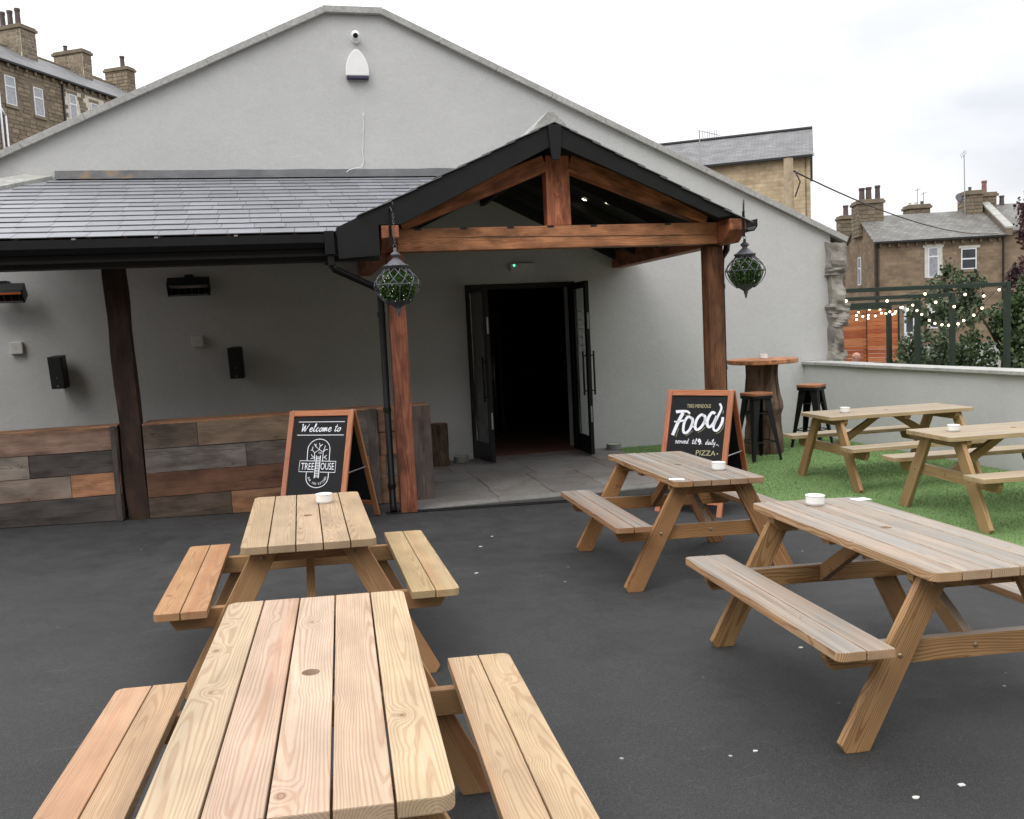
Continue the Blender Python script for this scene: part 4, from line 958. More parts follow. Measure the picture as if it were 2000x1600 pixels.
# ------------------------------------------------------------------ hanging lanterns on hook brackets
def lantern(cx, cy, ztop, label, lab2, lab3, blabel, sgn, post):
    t = thing('hanging_lantern', label, 'lantern', (cx, cy, ztop-.62), 'cage lanterns hung from the porch')
    M = Matrix.Translation((cx, cy, ztop))
    mm = MB(); mm.lathe([(0, .0), (.012, -.002), (.018, -.012), (.014, -.03), (.028, -.04), (.046, -.056), (.046, -.068), (.030, -.078), (.026, -.09), (.034, -.10), (.055, -.118), (.085, -.145), (.112, -.156), (.118, -.166), (.108, -.170), (.106, -.192), (.0, -.192)], 28); link('cap', mm.mesh('cap', smooth=True), m_lant, t, M)
    def rad(s): return .105 + (.208-.105)*math.sin(math.pi*.5*min(1, s/.42)) if s < .42 else .208*math.cos(math.pi*.5*((s-.42)/.60))**.72 if s < 1 else .0
    for k in range(12):
        for dr_ in (-1, 1):
            pts = []
            for i in range(17):
                s = i/16*.90; a = 2*math.pi*k/12 + dr_*.75*(1-min(1, s/.5))**1.3
                r = rad(s); pts.append((r*math.cos(a), r*math.sin(a), -.19-.36*s))
            if dr_ < 0: pts = pts[:10]
            mm = MB(); mm.tube(pts, .0042, 5, tint=.5); link('cage_rib', mm.mesh('cage_rib', smooth=True), m_lant, t, M)
    mm = MB(); mm.tube([(.209*math.cos(i*math.pi/16), .209*math.sin(i*math.pi/16), -.335) for i in range(33)], .0045, 6); link('band', mm.mesh('band', smooth=True), m_lant, t, M)
    mm = MB(); mm.lathe([(.118, -.475), (.085, -.505), (.05, -.53), (.028, -.545), (.022, -.555), (.024, -.565), (.014, -.585), (.011, -.61), (.004, -.625), (0, -.625)], 24); link('finial', mm.mesh('finial', smooth=True), m_lant, t, M)
    # chain
    zh = ztop+.345; nl = 11
    mm = MB(); mm.tube([(.016*math.cos(i*math.pi/8), 0, .016+.016*math.sin(i*math.pi/8)) for i in range(17)], .003, 5); link('ring', mm.mesh('ring', smooth=True), m_lant, t, M)
    for k in range(nl):
        zc = .042 + k*.0275; pts = []
        for i in range(17):
            a = i*math.pi/8; x_, z_ = .0085*math.cos(a), .0185*math.sin(a); pts.append((x_, 0, zc+z_) if k % 2 else (0, x_, zc+z_))
        mm = MB(); mm.tube(pts, .0026, 5); link('chain_link', mm.mesh('chain_link', smooth=True), m_lant, t, M)
    # ball of clipped box inside
    tb_ = thing('topiary_ball', lab2, 'topiary', (cx, cy, ztop-.52), 'topiary balls in the lanterns'); q = random.Random(int(cx*100)); mm = MB()
    cz = -.358
    for k in range(2600):
        v = Vector((q.gauss(0, 1), q.gauss(0, 1), q.gauss(0, 1))).normalized(); r = .158*(1-abs(q.gauss(0, .07)))*(1+.08*noise.noise(v*3)); p = v*r + Vector((0, 0, cz))
        a = Vector((q.gauss(0, 1), q.gauss(0, 1), q.gauss(0, 1))).normalized(); b = a.cross(v).normalized()*.011; c = (a*.5+v).normalized()*.018
        mm.add([p-b, p+b*.2-c*.2, p+b, p+c], [(0, 1, 2, 3)], min(1, max(0, q.random()*.8+.1)))
    link('leaves', mm.mesh('leaves'), m_box, tb_, M, kind='stuff')
    bm = bmesh.new(); bmesh.ops.create_icosphere(bm, subdivisions=2, radius=.135); me = bpy.data.meshes.new('core'); bm.to_mesh(me); bm.free()
    at = me.attributes.new('tint', 'FLOAT', 'FACE'); at.data.foreach_set('value', [0.05]*len(me.polygons)); link('core', me, m_box, tb_, Matrix.Translation((cx, cy, ztop+cz)))
    fl = thing('fairy_lights', lab3, 'fairy lights', (cx, cy, ztop-.52), 'fairy lights in the lanterns')
    bm = bmesh.new(); bmesh.ops.create_icosphere(bm, subdivisions=1, radius=.0026); lm_ = bpy.data.meshes.new('led'); bm.to_mesh(lm_); bm.free()
    for k in range(46 if sgn < 0 else 20):
        v = Vector((q.gauss(0, 1), q.gauss(0, 1), q.gauss(-.25, .9))).normalized(); link('led', lm_, m_fairy, fl, Matrix.Translation(Vector((cx, cy, ztop+cz))+v*.168))
    # bracket
    b_ = thing('hook_bracket', blabel, 'bracket', (post[0], post[1], 2.60), 'lantern hooks on the porch'); hx = cx; mm = MB()
    P0 = Vector(post)
    d_ = Vector((cx-P0.x, cy-P0.y, 0)); e = d_.normalized(); ln = d_.length
    pts = [P0+Vector((0, 0, 0)), P0+Vector((0, 0, .18))]
    for i in range(1, 9): a = i/8*math.pi*.62; pts.append(P0+Vector((0, 0, .18)) + e*(.07*(1-math.cos(a))) + Vector((0, 0, .075*math.sin(a))))
    tip = Vector((cx, cy, zh))
    pts += [tip - e*.03 + Vector((0, 0, -.012)), tip+Vector((0, 0, -.02)), tip + e*.022 + Vector((0, 0, .0)), tip + e*.030 + Vector((0, 0, .04)), tip+e*.018+Vector((0, 0, .068)), tip+e*.004+Vector((0, 0, .062)), tip+e*.006+Vector((0, 0, .05))]
    mm.tube([tuple(p) for p in pts], .0065, 8); link('hook', mm.mesh('hook', smooth=True), m_blackm, b_)
    mm = MB(); mm.box(-.014, .014, -.004, .004, -.16, .1); link('back_plate', mm.mesh('back_plate', .002), m_blackm, b_, Matrix.Translation(P0+Vector((0, 0, .05))))
lantern(.90, 8.22, 2.46, 'grey cage lantern with many fairy lights hung at the left porch post', 'green topiary ball inside the left hand cage lantern', 'tiny fairy lights scattered over the left hand topiary ball', 'black iron hook holding the left hand lantern', -1, (.895, 8.488, 2.60))
lantern(4.655, 8.66, 2.50, 'grey cage lantern hung clear of the right porch post', 'green topiary ball inside the right hand cage lantern', 'tiny fairy lights scattered over the right hand topiary ball', 'black iron hook holding the right hand lantern', 1, (4.555, 8.488, 2.62))

# ------------------------------------------------------------------ picnic tables
def rounded(poly_w, l, r, sides):
    """outline of a board w x l; corners listed in sides (sx) get radius r"""
    pts = []
    for sx, sy in ((1, -1), (1, 1), (-1, 1), (-1, -1)):
        x, y = sx*poly_w/2, sy*l/2
        if sx in sides:
            cx, cy = x-sx*r, y-sy*r; a0 = {(1, -1): -90, (1, 1): 0, (-1, 1): 90, (-1, -1): 180}[(sx, sy)]
            pts += [(cx+r*math.cos(R(a0+90*i/5)), cy+r*math.sin(R(a0+90*i/5))) for i in range(6)]
        else: pts.append((x, y))
    return pts
def plank_mesh(w_, l, t_, sides=(), r=.035, hole=0):
    k = ('p', round(w_, 4), round(l, 4), t_, tuple(sides), hole)
    if k in CACHE: return CACHE[k].copy()
    mm = MB(); mm.prism(rounded(w_, l, r, sides), -t_/2, t_/2, lambda u, v, t: (u, v, t)); me = mm.mesh('plank', .0035)
    if hole:
        c = MB(); c.tube([(0, 0, -.1), (0, 0, .1)], hole, 24); ob = bpy.data.objects.new('tmp', me); oc = bpy.data.objects.new('tmpc', c.mesh('tmpc')); COL.objects.link(ob); COL.objects.link(oc)
        md = ob.modifiers.new('b', 'BOOLEAN'); md.operation = 'DIFFERENCE'; md.object = oc; md.solver = 'EXACT'
        dg = bpy.context.evaluated_depsgraph_get(); me2 = bpy.data.meshes.new_from_object(ob.evaluated_get(dg)); bpy.data.objects.remove(ob); bpy.data.objects.remove(oc); me = me2
    CACHE[k] = me; return me.copy()
bolt = MB(); bolt.lathe([(0, .006), (.006, .006), (.010, .003), (.011, 0)], 12); bolt_me = bolt.mesh('bolt', smooth=True)
def table(label, x, y, ang, L_, n, z0, mat, tops, seats, legs):
    W_, H, hb, bo, bw = .638, .75, .4686, .719, .2395; th = .038
    ex = Vector((math.cos(ang), math.sin(ang), 0)); ex = (ex-n*ex.dot(n)).normalized(); ey = n.cross(ex)
    M = Matrix(((ex.x, ey.x, n.x, x), (ex.y, ey.y, n.y, y), (ex.z, ey.z, n.z, z0), (0, 0, 0, 1)))
    t = thing('picnic_table', label, 'picnic table', M=M, group='wooden picnic tables')
    q = random.Random(label)
    def vc(c, s=.05): k = 1+q.uniform(-s, s); return (c[0]*k, c[1]*k*(1+q.uniform(-.015, .015)), c[2]*k*(1+q.uniform(-.03, .03)), 1)
    def put(nm, me, loc, rot=None, col=legs, mt=None):
        o = link(nm, me, mt or mat, t, M @ Matrix.Translation(loc) @ (rot or Matrix())); o.color = vc(col); return o
    pw = (W_-4*.006)/5
    for i in range(5):
        me = plank_mesh(pw, L_, th, ((-1,) if i == 0 else (1,) if i == 4 else ()), hole=.026 if i == 2 else 0)
        put('top_plank', me, (-W_/2+pw/2+i*(pw+.006), q.uniform(-.003, .003), H-th/2), Matrix.Rotation(math.pi*q.randint(0, 0), 4, 'Z'), tops[i % len(tops)])
    sw_ = (bw-.005)/2
    for s in (-1, 1):
        for j in range(2):
            xx = s*(bo-sw_/2-(0 if j == 0 else sw_+.005))
            put('seat_plank', plank_mesh(sw_, L_, th, ((s,) if j == 0 else ()), .03), (xx, q.uniform(-.003, .003), hb-th/2), None, seats[(j+(s > 0)*2) % len(seats)])
    RY = Matrix.Rotation(math.pi/2, 4, 'Z')
    yl = L_/2-.13                      # outer face of the legs
    for s in (-1, 1):
        # legs
        for sx in (-1, 1):
            mm = MB(); xt, xb, wl = sx*.205, sx*.565, .125
            pl_ = [(xt-wl/2, H-th-.001), (xt+wl/2, H-th-.001), (xb+wl/2, .035 if sx > 0 else 0.0), (xb+wl/2-(.02 if sx > 0 else 0), 0), (xb-wl/2+(.02 if sx < 0 else 0), 0), (xb-wl/2, .035 if sx < 0 else 0.)]
            pl2 = [];
            for p in pl_:
                if not pl2 or (abs(p[0]-pl2[-1][0])+abs(p[1]-pl2[-1][1])) > 1e-5: pl2.append(p)
            mm.prism(pl2, -.0195, .0195, lambda u, v, t_: (u, t_, v)); me = mm.mesh('leg', .004)
            d = Vector((xb-xt, 0, -(H-th))).normalized(); Mq = frame_M(((xt+xb)/2, 0, (H-th)/2), d, (0, -1, 0)); me.transform(Mq.inverted())
            o = link('leg', me, mat, t, M @ Matrix.Translation((0, s*(yl-.0195), 0)) @ Mq); o.color = vc(legs)
            for zz, xx in ((.665, xt+sx*.02), (.385, xt+(xb-xt)*(H-th-.385)/(H-th))):
                Mb = M @ Matrix.Translation((xx, s*yl, zz)) @ Matrix.Rotation(-s*math.pi/2, 4, 'X'); link('bolt', bolt_me, m_brass, t, Mb)
        yb = s*(yl-.039-.0225)
        # seat bearer and top bearer, noses chamfered
        mm = MB(); hw = bo-.045; mm.prism([(-hw, hb-th-.001), (hw, hb-th-.001), (hw, hb-th-.05), (hw-.03, hb-th-.098), (-hw+.03, hb-th-.098), (-hw, hb-th-.05)], -.0215, .0215, lambda u, v, t_: (u, t_, v)); me = mm.mesh('seat_bearer', .004)
        Mq = frame_M((0, 0, hb-th-.05), (1, 0, 0), (0, 0, 1)); me.transform(Mq.inverted()); o = link('seat_bearer', me, mat, t, M @ Matrix.Translation((0, yb, 0)) @ Mq); o.color = vc(legs)
        mm = MB(); hw = W_/2-.03; mm.prism([(-hw, H-th-.001), (hw, H-th-.001), (hw, H-th-.04), (hw-.035, H-th-.078), (-hw+.035, H-th-.078), (-hw, H-th-.04)], -.0215, .0215, lambda u, v, t_: (u, t_, v)); me = mm.mesh('top_bearer', .004)
        Mq = frame_M((0, 0, H-th-.04), (1, 0, 0), (0, 0, 1)); me.transform(Mq.inverted()); o = link('top_bearer', me, mat, t, M @ Matrix.Translation((0, yb, 0)) @ Mq); o.color = vc(legs)
        # diagonal brace from the seat bearer up to the middle of the top
        p0 = Vector((0, yb-s*.024, .345)); p1 = Vector((0, s*.10, H-th-.004)); mm = MB(); d = (p1-p0); hwd = .045; c_ = Vector((0, -d.z, d.y)).normalized()*hwd*s
        yA, yB = yb-s*.023, s*.075
        mm.prism([(yA, .335), (yA, .43), (yB+s*.06, H-th-.003), (yB-s*.0, H-th-.003), (yB-s*.0, H-th-.035)], -.0215, .0215, lambda u, v, t_: (t_, u, v)); me = mm.mesh('brace', .003)
        Mq = frame_M(((p0+p1)/2), d, (1, 0, 0)); me.transform(Mq.inverted()); o = link('brace', me, mat, t, M @ Mq); o.color = vc(legs)
        Mb = M @ Matrix.Translation((0, s*(yl-.039), .385)) @ Matrix.Rotation(-s*math.pi/2, 4, 'X'); link('bolt', bolt_me, m_brass, t, Mb)
    me = board_mesh(.07, W_-.08, .036, .003).copy(); me.materials.clear(); put('centre_batten', me, (0, .07, H-th-.019), RY)
    return t, M
F1, F2, F3, F4, F5 = (.44, .345, .225), (.455, .338, .245), (.475, .365, .265), (.45, .335, .235), (.45, .338, .226)
FL = (.37, .218, .105); WL = (.35, .19, .086); PL = (.38, .25, .125)
TA = table('nearest picnic table in fresh pinkish timber, cut off by the frame', -.0556, 2.5228, -.0422, 1.577, GN, gz(-.0556, 2.5228), m_wood, [F1, F2, F3, F4, F5], [(.45, .30, .185), (.44, .295, .185), (.47, .345, .215), (.46, .335, .21)], FL)
TB = table('tan picnic table in front of the welcome chalkboard', -.0448, 4.9839, .0016, 1.462, GN, gz(-.0448, 4.9839), m_wood, [(.36, .268, .165), (.375, .28, .178), (.39, .292, .19), (.365, .273, .17), (.375, .275, .17)], [(.38, .215, .105), (.40, .235, .12), (.40, .305, .17), (.385, .285, .155)], FL)
TC = table('weathered orange picnic table in front of the food chalkboard', 2.6417, 6.0329, -.0446, 1.52, GN, gz(2.6417, 6.0329), m_woodw, [(.36, .215, .11), (.31, .21, .13), (.36, .26, .165), (.31, .21, .135), (.37, .235, .135)], [(.34, .195, .105), (.33, .185, .10)], WL)
TD = table('large grey weathered picnic table at the right edge of the asphalt', 2.6531, 3.6428, -.053, 1.583, GN, gz(2.6531, 3.6428), m_woodw, [(.47, .31, .18), (.42, .31, .21), (.48, .36, .24), (.44, .33, .22), (.46, .33, .21)], [(.44, .29, .17), (.45, .31, .19)], (.35, .21, .098))
ZU = Vector((0, 0, 1))
TE = table('pale picnic table on the turf nearest the bar stools', 6.0534, 8.259, -1.6267, 1.66, ZU, LZ, m_woodl, [(.40, .30, .17), (.42, .32, .19), (.38, .285, .175)], [(.40, .31, .175), (.42, .315, .185)], PL)
TF = table('pale picnic table on the turf cut off by the right edge', 5.9407, 6.3876, -1.663, 1.63, ZU, LZ, m_woodl, [(.42, .325, .18), (.44, .335, .195), (.42, .31, .18)], [(.42, .32, .18), (.43, .325, .185)], PL)

# ------------------------------------------------------------------ white ramekin ashtrays and cards on the tables
def ramekin(lab, M, r=.05, h=.055):
    mm = MB(); mm.lathe([(0, 0), (r*.86, 0), (r*.93, .004), (r, .012), (r*1.01, h-.006), (r*1.05, h-.004), (r*1.05, h), (r*.97, h+.001), (r*.93, h-.004), (r*.90, .010), (0, .008)], 40)
    tag(link('ashtray', mm.mesh('ashtray', smooth=False), m_ceram, None, M), lab, 'ashtray', 'white ashtrays on the tables')
for (T_, M_), (lx, ly), lb, r in ((TB, (.098, .376), 'white ashtray on the tan table before the welcome board', .048), (TC, (.165, -.35), 'white ashtray on the weathered orange table', .047), (TD, (-.02, .63), 'white ashtray on the large grey weathered table', .05),
                               (TE, (-.31, -.37), 'white ashtray on the turf table nearest the stools', .05), (TF, (-.29, -.38), 'white ashtray on the turf table at the right edge', .05)):
    if T_ is TE[0] or T_ is TF[0]: lx, ly = (.0, -.48) if T_ is TE[0] else (-.02, -.55)
    ramekin(lb, M_ @ Matrix.Translation((lx, ly, .7505)), r)
for (T_, M_), (lx, ly), rz, lb in ((TD, (.30, .70), .2, 'white card lying on the large grey weathered table'), (TC, (-.27, -.66), -.3, 'white card lying on the weathered orange table')):
    mm = MB(); mm.box(-.05, .05, -.035, .035, 0, .002); tag(link('table_card', mm.mesh('table_card'), m_white, None, M_ @ Matrix.Translation((lx, ly, .7508)) @ Matrix.Rotation(rz, 4, 'Z')), lb, 'card', 'white cards on the tables')

# ------------------------------------------------------------------ tree-trunk bar table and stools
st = thing('trunk_bar_table', 'high round wooden table on a tree trunk by the wall', 'bar table', (5.92, 10.62, LZ))
prof = [(.24, 0), (.245, .08), (.235, .2), (.225, .32), (.215, .42), (.225, .52), (.255, .60), (.25, .68), (.225, .78), (.21, .9), (.205, 1.02), (.21, 1.185)]
fine = []
for i in range(len(prof)-1):
    for k in range(4): t_ = k/4; fine.append((prof[i][0]*(1-t_)+prof[i+1][0]*t_, prof[i][1]*(1-t_)+prof[i+1][1]*t_))
fine.append(prof[-1])
me = stump_mesh('trunk', fine, 48, 11, .10, .06)
for p in me.polygons: p.use_smooth = True
link('trunk', me, m_bark2, st, Matrix.Translation((5.92, 10.62, LZ)))
mm = MB(); q = random.Random(5); n = 44; ol = []
for k in range(n):
    a = 2*math.pi*k/n; rr = .455*(1+.05*noise.noise(Vector((math.cos(a)*1.5, math.sin(a)*1.5, 4)))); 
    if 2.7 < a < 3.5: rr *= .96
    ol.append((rr*math.cos(a), rr*math.sin(a)))
mm.prism(ol, 0, .06, lambda u, v, t: (u, v, t)); o = link('round_top', mm.mesh('round_top', .012), m_porch, st, Matrix.Translation((5.915, 10.62, LZ+1.19))); o.color = (.46, .21, .10, 1)
ramekin('white ashtray on the round tree-trunk table', Matrix.Translation((5.93, 10.60, LZ+1.2515)), .052, .06)
def stool(lab, x, y, rz, hgt=.80):
    t = thing('bar_stool', lab, 'bar stool', (x, y, LZ), 'metal bar stools', M=Matrix.Translation((x, y, LZ)) @ Matrix.Rotation(rz, 4, 'Z')); M = WM[t]
    mm = MB(); mm.prism(rounded(.32, .32, .05, (-1, 1)), hgt-.035, hgt, lambda u, v, t_: (u, v, t_)); o = link('seat', mm.mesh('seat', .008), m_frame, t, M); o.color = (.36, .15, .075, 1)
    mm = MB(); mm.prism(rounded(.31, .31, .045, (-1, 1)), hgt-.075, hgt-.036, lambda u, v, t_: (u, v, t_)); link('seat_pan', mm.mesh('seat_pan', .006), m_blackm, t, M)
    for sx in (-1, 1):
        for sy in (-1, 1):
            mm = MB(); a = Vector((sx*.125, sy*.125, hgt-.07)); b = Vector((sx*.215, sy*.215, .012)); wl = .052
            # folded sheet-steel angle that tapers to the foot
            def ring(p, w_): return [p, p+Vector((-sx*w_, 0, 0)), p+Vector((-sx*w_, -sy*.008, 0)), p+Vector((-sx*.008, -sy*.008, 0)), p+Vector((-sx*.008, -sy*w_, 0)), p+Vector((0, -sy*w_, 0))]
            va = ring(a, .098); vb = ring(b, .034); mm.add(va+vb, [(0, 1, 2, 3), (3, 4, 5, 0), (6, 9, 8, 7), (9, 6, 11, 10)] + [(i, (i+1) % 6, 6+(i+1) % 6, 6+i) for i in range(6)])
            lg_ = link('leg', mm.mesh('leg', .0015), m_blackm, t, M)
            mm = MB(); mm.tube([b+Vector((-sx*.012, -sy*.012, -.012)), b+Vector((-sx*.012, -sy*.012, .012))], .018, 10); link('foot_cap', mm.mesh('foot_cap', .003), m_blackm, lg_, M)
    for zz in (.235, .60):
        k_ = (hgt-.07-zz)/(hgt-.082); e = .125+.09*k_-.014
        for i, (p, q_) in enumerate((((-e, -e), (e, -e)), ((e, -e), (e, e)), ((e, e), (-e, e)), ((-e, e), (-e, -e)))):
            mm = MB(); mm.tube([(p[0], p[1], zz), (q_[0], q_[1], zz)], .007, 8); link('stretcher', mm.mesh('stretcher', smooth=True), m_blackm, t, M)
stool('black metal bar stool with brown seat in front of the trunk table', 5.56, 10.14, .12, .855)
stool('black metal bar stool with brown seat between the trunk table and low wall', 6.74, 10.78, .62, .855)
sk = thing('wall_socket', 'weatherproof grey socket box low on the wall behind the stools', 'socket', (6.72, WY, .55))
mm = MB(); mm.box(6.62, 6.85, WY-.09, WY-.002, .49, .62); link('box', mm.mesh('box', .01), m_lant, sk)
mm = MB(); mm.box(6.60, 6.86, WY-.10, WY-.001, .623, .64); link('lid', mm.mesh('lid', .004), m_blackm, sk)

# ------------------------------------------------------------------ low wall on the right
lw = thing('low_wall', 'low grey rendered boundary wall with stone coping on the right', 'wall', (7.6, 7, LZ))
m = MB(); m.box(7.45, 7.72, 1.4, 12.095, -.7, .915); link('wall', m.mesh('wall'), m_render, lw)
y = 1.4
while y < 12.05:
    ln = min(rnd.uniform(.75, .95), 12.09-y)
    if 12.09-y-ln < .3: ln = 12.09-y
    mm = MB(); j = rnd.uniform(-.008, .008); mm.box(7.40+j, 7.77, y+.003, y+ln-.003, .917, .958+rnd.uniform(-.003, .003), rnd.uniform(.42, .58)); link('coping_slab', mm.mesh('coping_slab', .005), m_cope, lw); y += ln

# ------------------------------------------------------------------ neighbour's yard: frames, fence, festoon lights
FX = 12.13
for i, (yy, zz) in enumerate(((13.2, 2.066), (14.55, 1.946), (15.53, 1.841), (16.42, 1.782))):
    lb = ('nearest green steel goalpost frame beyond the low wall', 'second green steel frame beyond the low wall', 'third green steel frame beyond the low wall', 'farthest green steel frame, beside the orange fence')[i]
    t = thing('steel_frame', lb, 'frame', (FX, yy, -.42), 'green steel frames in the yard')
    mm = MB(); mm.box(8.5, FX-.045, yy-.035, yy+.035, zz-.07, zz); link('beam', mm.mesh('beam', .004), m_green, t)
    for xx in (FX, 8.45): mm = MB(); mm.box(xx-.042, xx+.042, yy-.042, yy+.042, -.42, zz+.004); link('post', mm.mesh('post', .004), m_green, t)
fe = thing('slat_fence', 'orange cedar slat fence beyond the low wall', 'fence', (12.4, 17.5, -.42))
OC = [(.42, .125, .045), (.48, .165, .06), (.36, .10, .04), (.50, .20, .085), (.44, .14, .05)]
k = 0; zz = -.38
while zz < 1.70:
    for nm, p0, p1 in (('slat', (10.9, 17.9), (12.62, 17.9)), ('slat', (12.64, 17.88), (13.00, 17.3))):
        o = beam(nm, (*p0, zz+.045), (*p1, zz+.045), .02, .082, m_slat, fe, (0, 0, 1), .003); o.color = (*OC[rnd.randrange(5)], 1)
    zz += .0905; k += 1
for p in ((10.95, 17.94), (12.66, 17.96), (13.03, 17.34)):
    mm = MB(); mm.box(p[0]-.04, p[0]+.04, p[1]-.02, p[1]+.06, -.42, 1.71); link('post', mm.mesh('post', .004), m_green, fe)
BULBS = dict(
 A=('festoon light string sagging between the nearest frames', [(11.8, 15.4, 1.67), (11.87, 15.21, 1.64), (11.83, 15.02, 1.56), (11.85, 14.83, 1.44), (11.82, 14.64, 1.38), (11.82, 14.45, 1.35), (11.8, 14.25, 1.34), (11.85, 14.06, 1.36), (11.81, 13.87, 1.42), (11.86, 13.68, 1.51), (11.87, 13.49, 1.63), (12.06, 13.3, 1.94)]),
 B=('festoon light string along the nearest frame beam', [(8.88, 13.12, 1.86), (9.66, 13.12, 1.83), (10.4, 13.12, 1.92), (10.61, 13.12, 1.77), (10.98, 13.12, 1.68), (11.2, 13.12, 1.88), (11.58, 13.12, 1.84)]),
 C=('festoon light string in front of the orange fence', [(10.86, 16.2, 1.59), (10.95, 16.13, 1.60), (11.11, 16.07, 1.6), (11.21, 16.0, 1.57), (11.29, 15.93, 1.59), (11.41, 15.87, 1.57), (11.5, 15.8, 1.62), (11.55, 15.73, 1.61), (11.6, 15.67, 1.64), (11.68, 15.6, 1.64), (11.76, 15.50, 1.72), (11.94, 15.42, 1.75)]),
 D=('festoon light string farthest back above the orange fence', [(11.48, 16.6, 1.51), (11.5, 16.56, 1.66), (11.71, 16.53, 1.52), (11.72, 16.50, 1.71), (11.99, 16.52, 1.69), (12.26, 16.55, 1.5), (12.33, 16.58, 1.58), (12.41, 16.6, 1.6), (12.57, 16.62, 1.72)]))
bm = bmesh.new(); bmesh.ops.create_uvsphere(bm, u_segments=12, v_segments=8, radius=.023); bme = bpy.data.meshes.new('bulb'); bm.to_mesh(bme); bm.free()
sb = MB(); sb.tube([(0, 0, .022), (0, 0, .055)], .011, 8); sbm = sb.mesh('socket')
for k, (lb, pts) in BULBS.items():
    t = thing('festoon_lights', lb, 'string lights', pts[0], 'festoon light strings in the yard')
    mm = MB(); cp = []
    for i, p in enumerate(pts):
        p = Vector(p)+Vector((0, 0, .058))
        if i: cp.append((cp[-1]+p)/2 - Vector((0, 0, .012)))
        cp.append(p)
    mm.tube(cp, .004, 5); link('cord', mm.mesh('cord'), m_wire, t)
    for p in pts: link('bulb', bme, m_bulb, t, Matrix.Translation(p)); link('socket', sbm, m_wire, t, Matrix.Translation(p))

# a person sitting beyond the wall, only the head above the coping
pe = thing('person', 'person with cropped hair beyond the low wall, only the head showing', 'person', (11.05, 16.0, -.42))
def skin(name, verts, edges, rad, mat, root=0):
    me = bpy.data.meshes.new(name); me.from_pydata(verts, edges, []); o = bpy.data.objects.new('tmp', me); COL.objects.link(o)
    md = o.modifiers.new('s', 'SKIN'); 
    for v, r in zip(me.skin_vertices[0].data, rad): v.radius = (r, r)
    me.skin_vertices[0].data[root].use_root = True
    o.modifiers.new('u', 'SUBSURF').levels = 2
    dg = bpy.context.evaluated_depsgraph_get(); m2 = bpy.data.meshes.new_from_object(o.evaluated_get(dg)); bpy.data.objects.remove(o)
    for p in m2.polygons: p.use_smooth = True
    m2.name = name; return m2
PM = Matrix.Translation((11.02, 16.0, -.42)) @ Matrix.Rotation(R(20), 4, 'Z')
V_ = [(0, 0, .48), (0, 0, .62), (0, .02, .80), (0, .02, .95), (0, 0, 1.04), (0, -.02, 1.11), (0, -.035, 1.19), (0, -.03, 1.27),
      (-.10, -.02, .47), (-.13, -.42, .48), (-.13, -.45, .08), (-.13, -.58, .04), (.10, -.02, .47), (.13, -.42, .48), (.13, -.45, .08), (.13, -.58, .04),
      (-.17, .01, .93), (-.24, -.03, .70), (-.18, -.25, .60), (.17, .01, .93), (.24, -.03, .70), (.18, -.25, .60)]
E_ = [(0, 1), (1, 2), (2, 3), (3, 4), (4, 5), (5, 6), (6, 7), (0, 8), (8, 9), (9, 10), (10, 11), (0, 12), (12, 13), (13, 14), (14, 15), (3, 16), (16, 17), (17, 18), (3, 19), (19, 20), (20, 21)]
RD = [.14, .14, .15, .13, .06, .08, .095, .06, .10, .075, .05, .045, .10, .075, .05, .045, .06, .05, .04, .06, .05, .04]
me = skin('body', V_, E_, RD, m_shirt); me.materials.append(m_shirt); me.materials.append(m_skin); me.materials.append(m_jean)
for p in me.polygons:
    z_ = p.center.z; p.material_index = 1 if z_ > 1.03 or (p.center.y < -.2 and .53 < z_ < .68) else 2 if z_ < .56 else 0
link('body', me, None, pe, PM)
for sx in (-1, 1):
    mm = MB(); mm.lathe([(0, -.03), (.012, -.02), (.018, 0), (.012, .02), (0, .03)], 10); link('ear', mm.mesh('ear', smooth=True), m_skin, pe, PM @ Matrix.Translation((sx*.09, -.03, 1.19)))
gb = thing('garden_bench', 'low wooden bench under the person beyond the wall', 'bench', (11.02, 16.05, -.42))
mm = MB(); mm.box(-.6, .6, -.18, .22, .30, .34); link('seat', mm.mesh('seat', .005), m_dark, gb, PM)
for sx in (-.5, .5): mm = MB(); mm.box(sx-.03, sx+.03, -.16, .2, 0, .30); link('leg', mm.mesh('leg', .004), m_dark, gb, PM)

# ------------------------------------------------------------------ far houses
def local_M(o, d, n):   # x along facade d, y = outwards normal n, z up
    d = Vector(d).normalized(); n = Vector(n).normalized()
    return Matrix(((d.x, n.x, 0, o[0]), (d.y, n.y, 0, o[1]), (d.z, n.z, 1, o[2]), (0, 0, 0, 1)))
def flat_quad(name, p0, p1, p2, p3, mat, parent, M, th=.06):
    """sloped sheet with thickness whose local XY is the sheet (for brick/slate patterns)"""
    P = [M @ Vector(p) for p in (p0, p1, p2, p3)]; ex = (P[1]-P[0]).normalized(); nz_ = ex.cross(P[3]-P[0]).normalized(); ey = nz_.cross(ex)
    Mq = Matrix(((ex.x, ey.x, nz_.x, P[0].x), (ex.y, ey.y, nz_.y, P[0].y), (ex.z, ey.z, nz_.z, P[0].z), (0, 0, 0, 1))); I = Mq.inverted(); q = [I @ p for p in P]
    mm = MB(); mm.add([(p.x, p.y, 0) for p in q]+[(p.x, p.y, -th) for p in q], [(0, 1, 2, 3), (7, 6, 5, 4), (0, 4, 5, 1), (1, 5, 6, 2), (2, 6, 7, 3), (3, 7, 4, 0)])
    return link(name, mm.mesh(name), mat, parent, Mq)
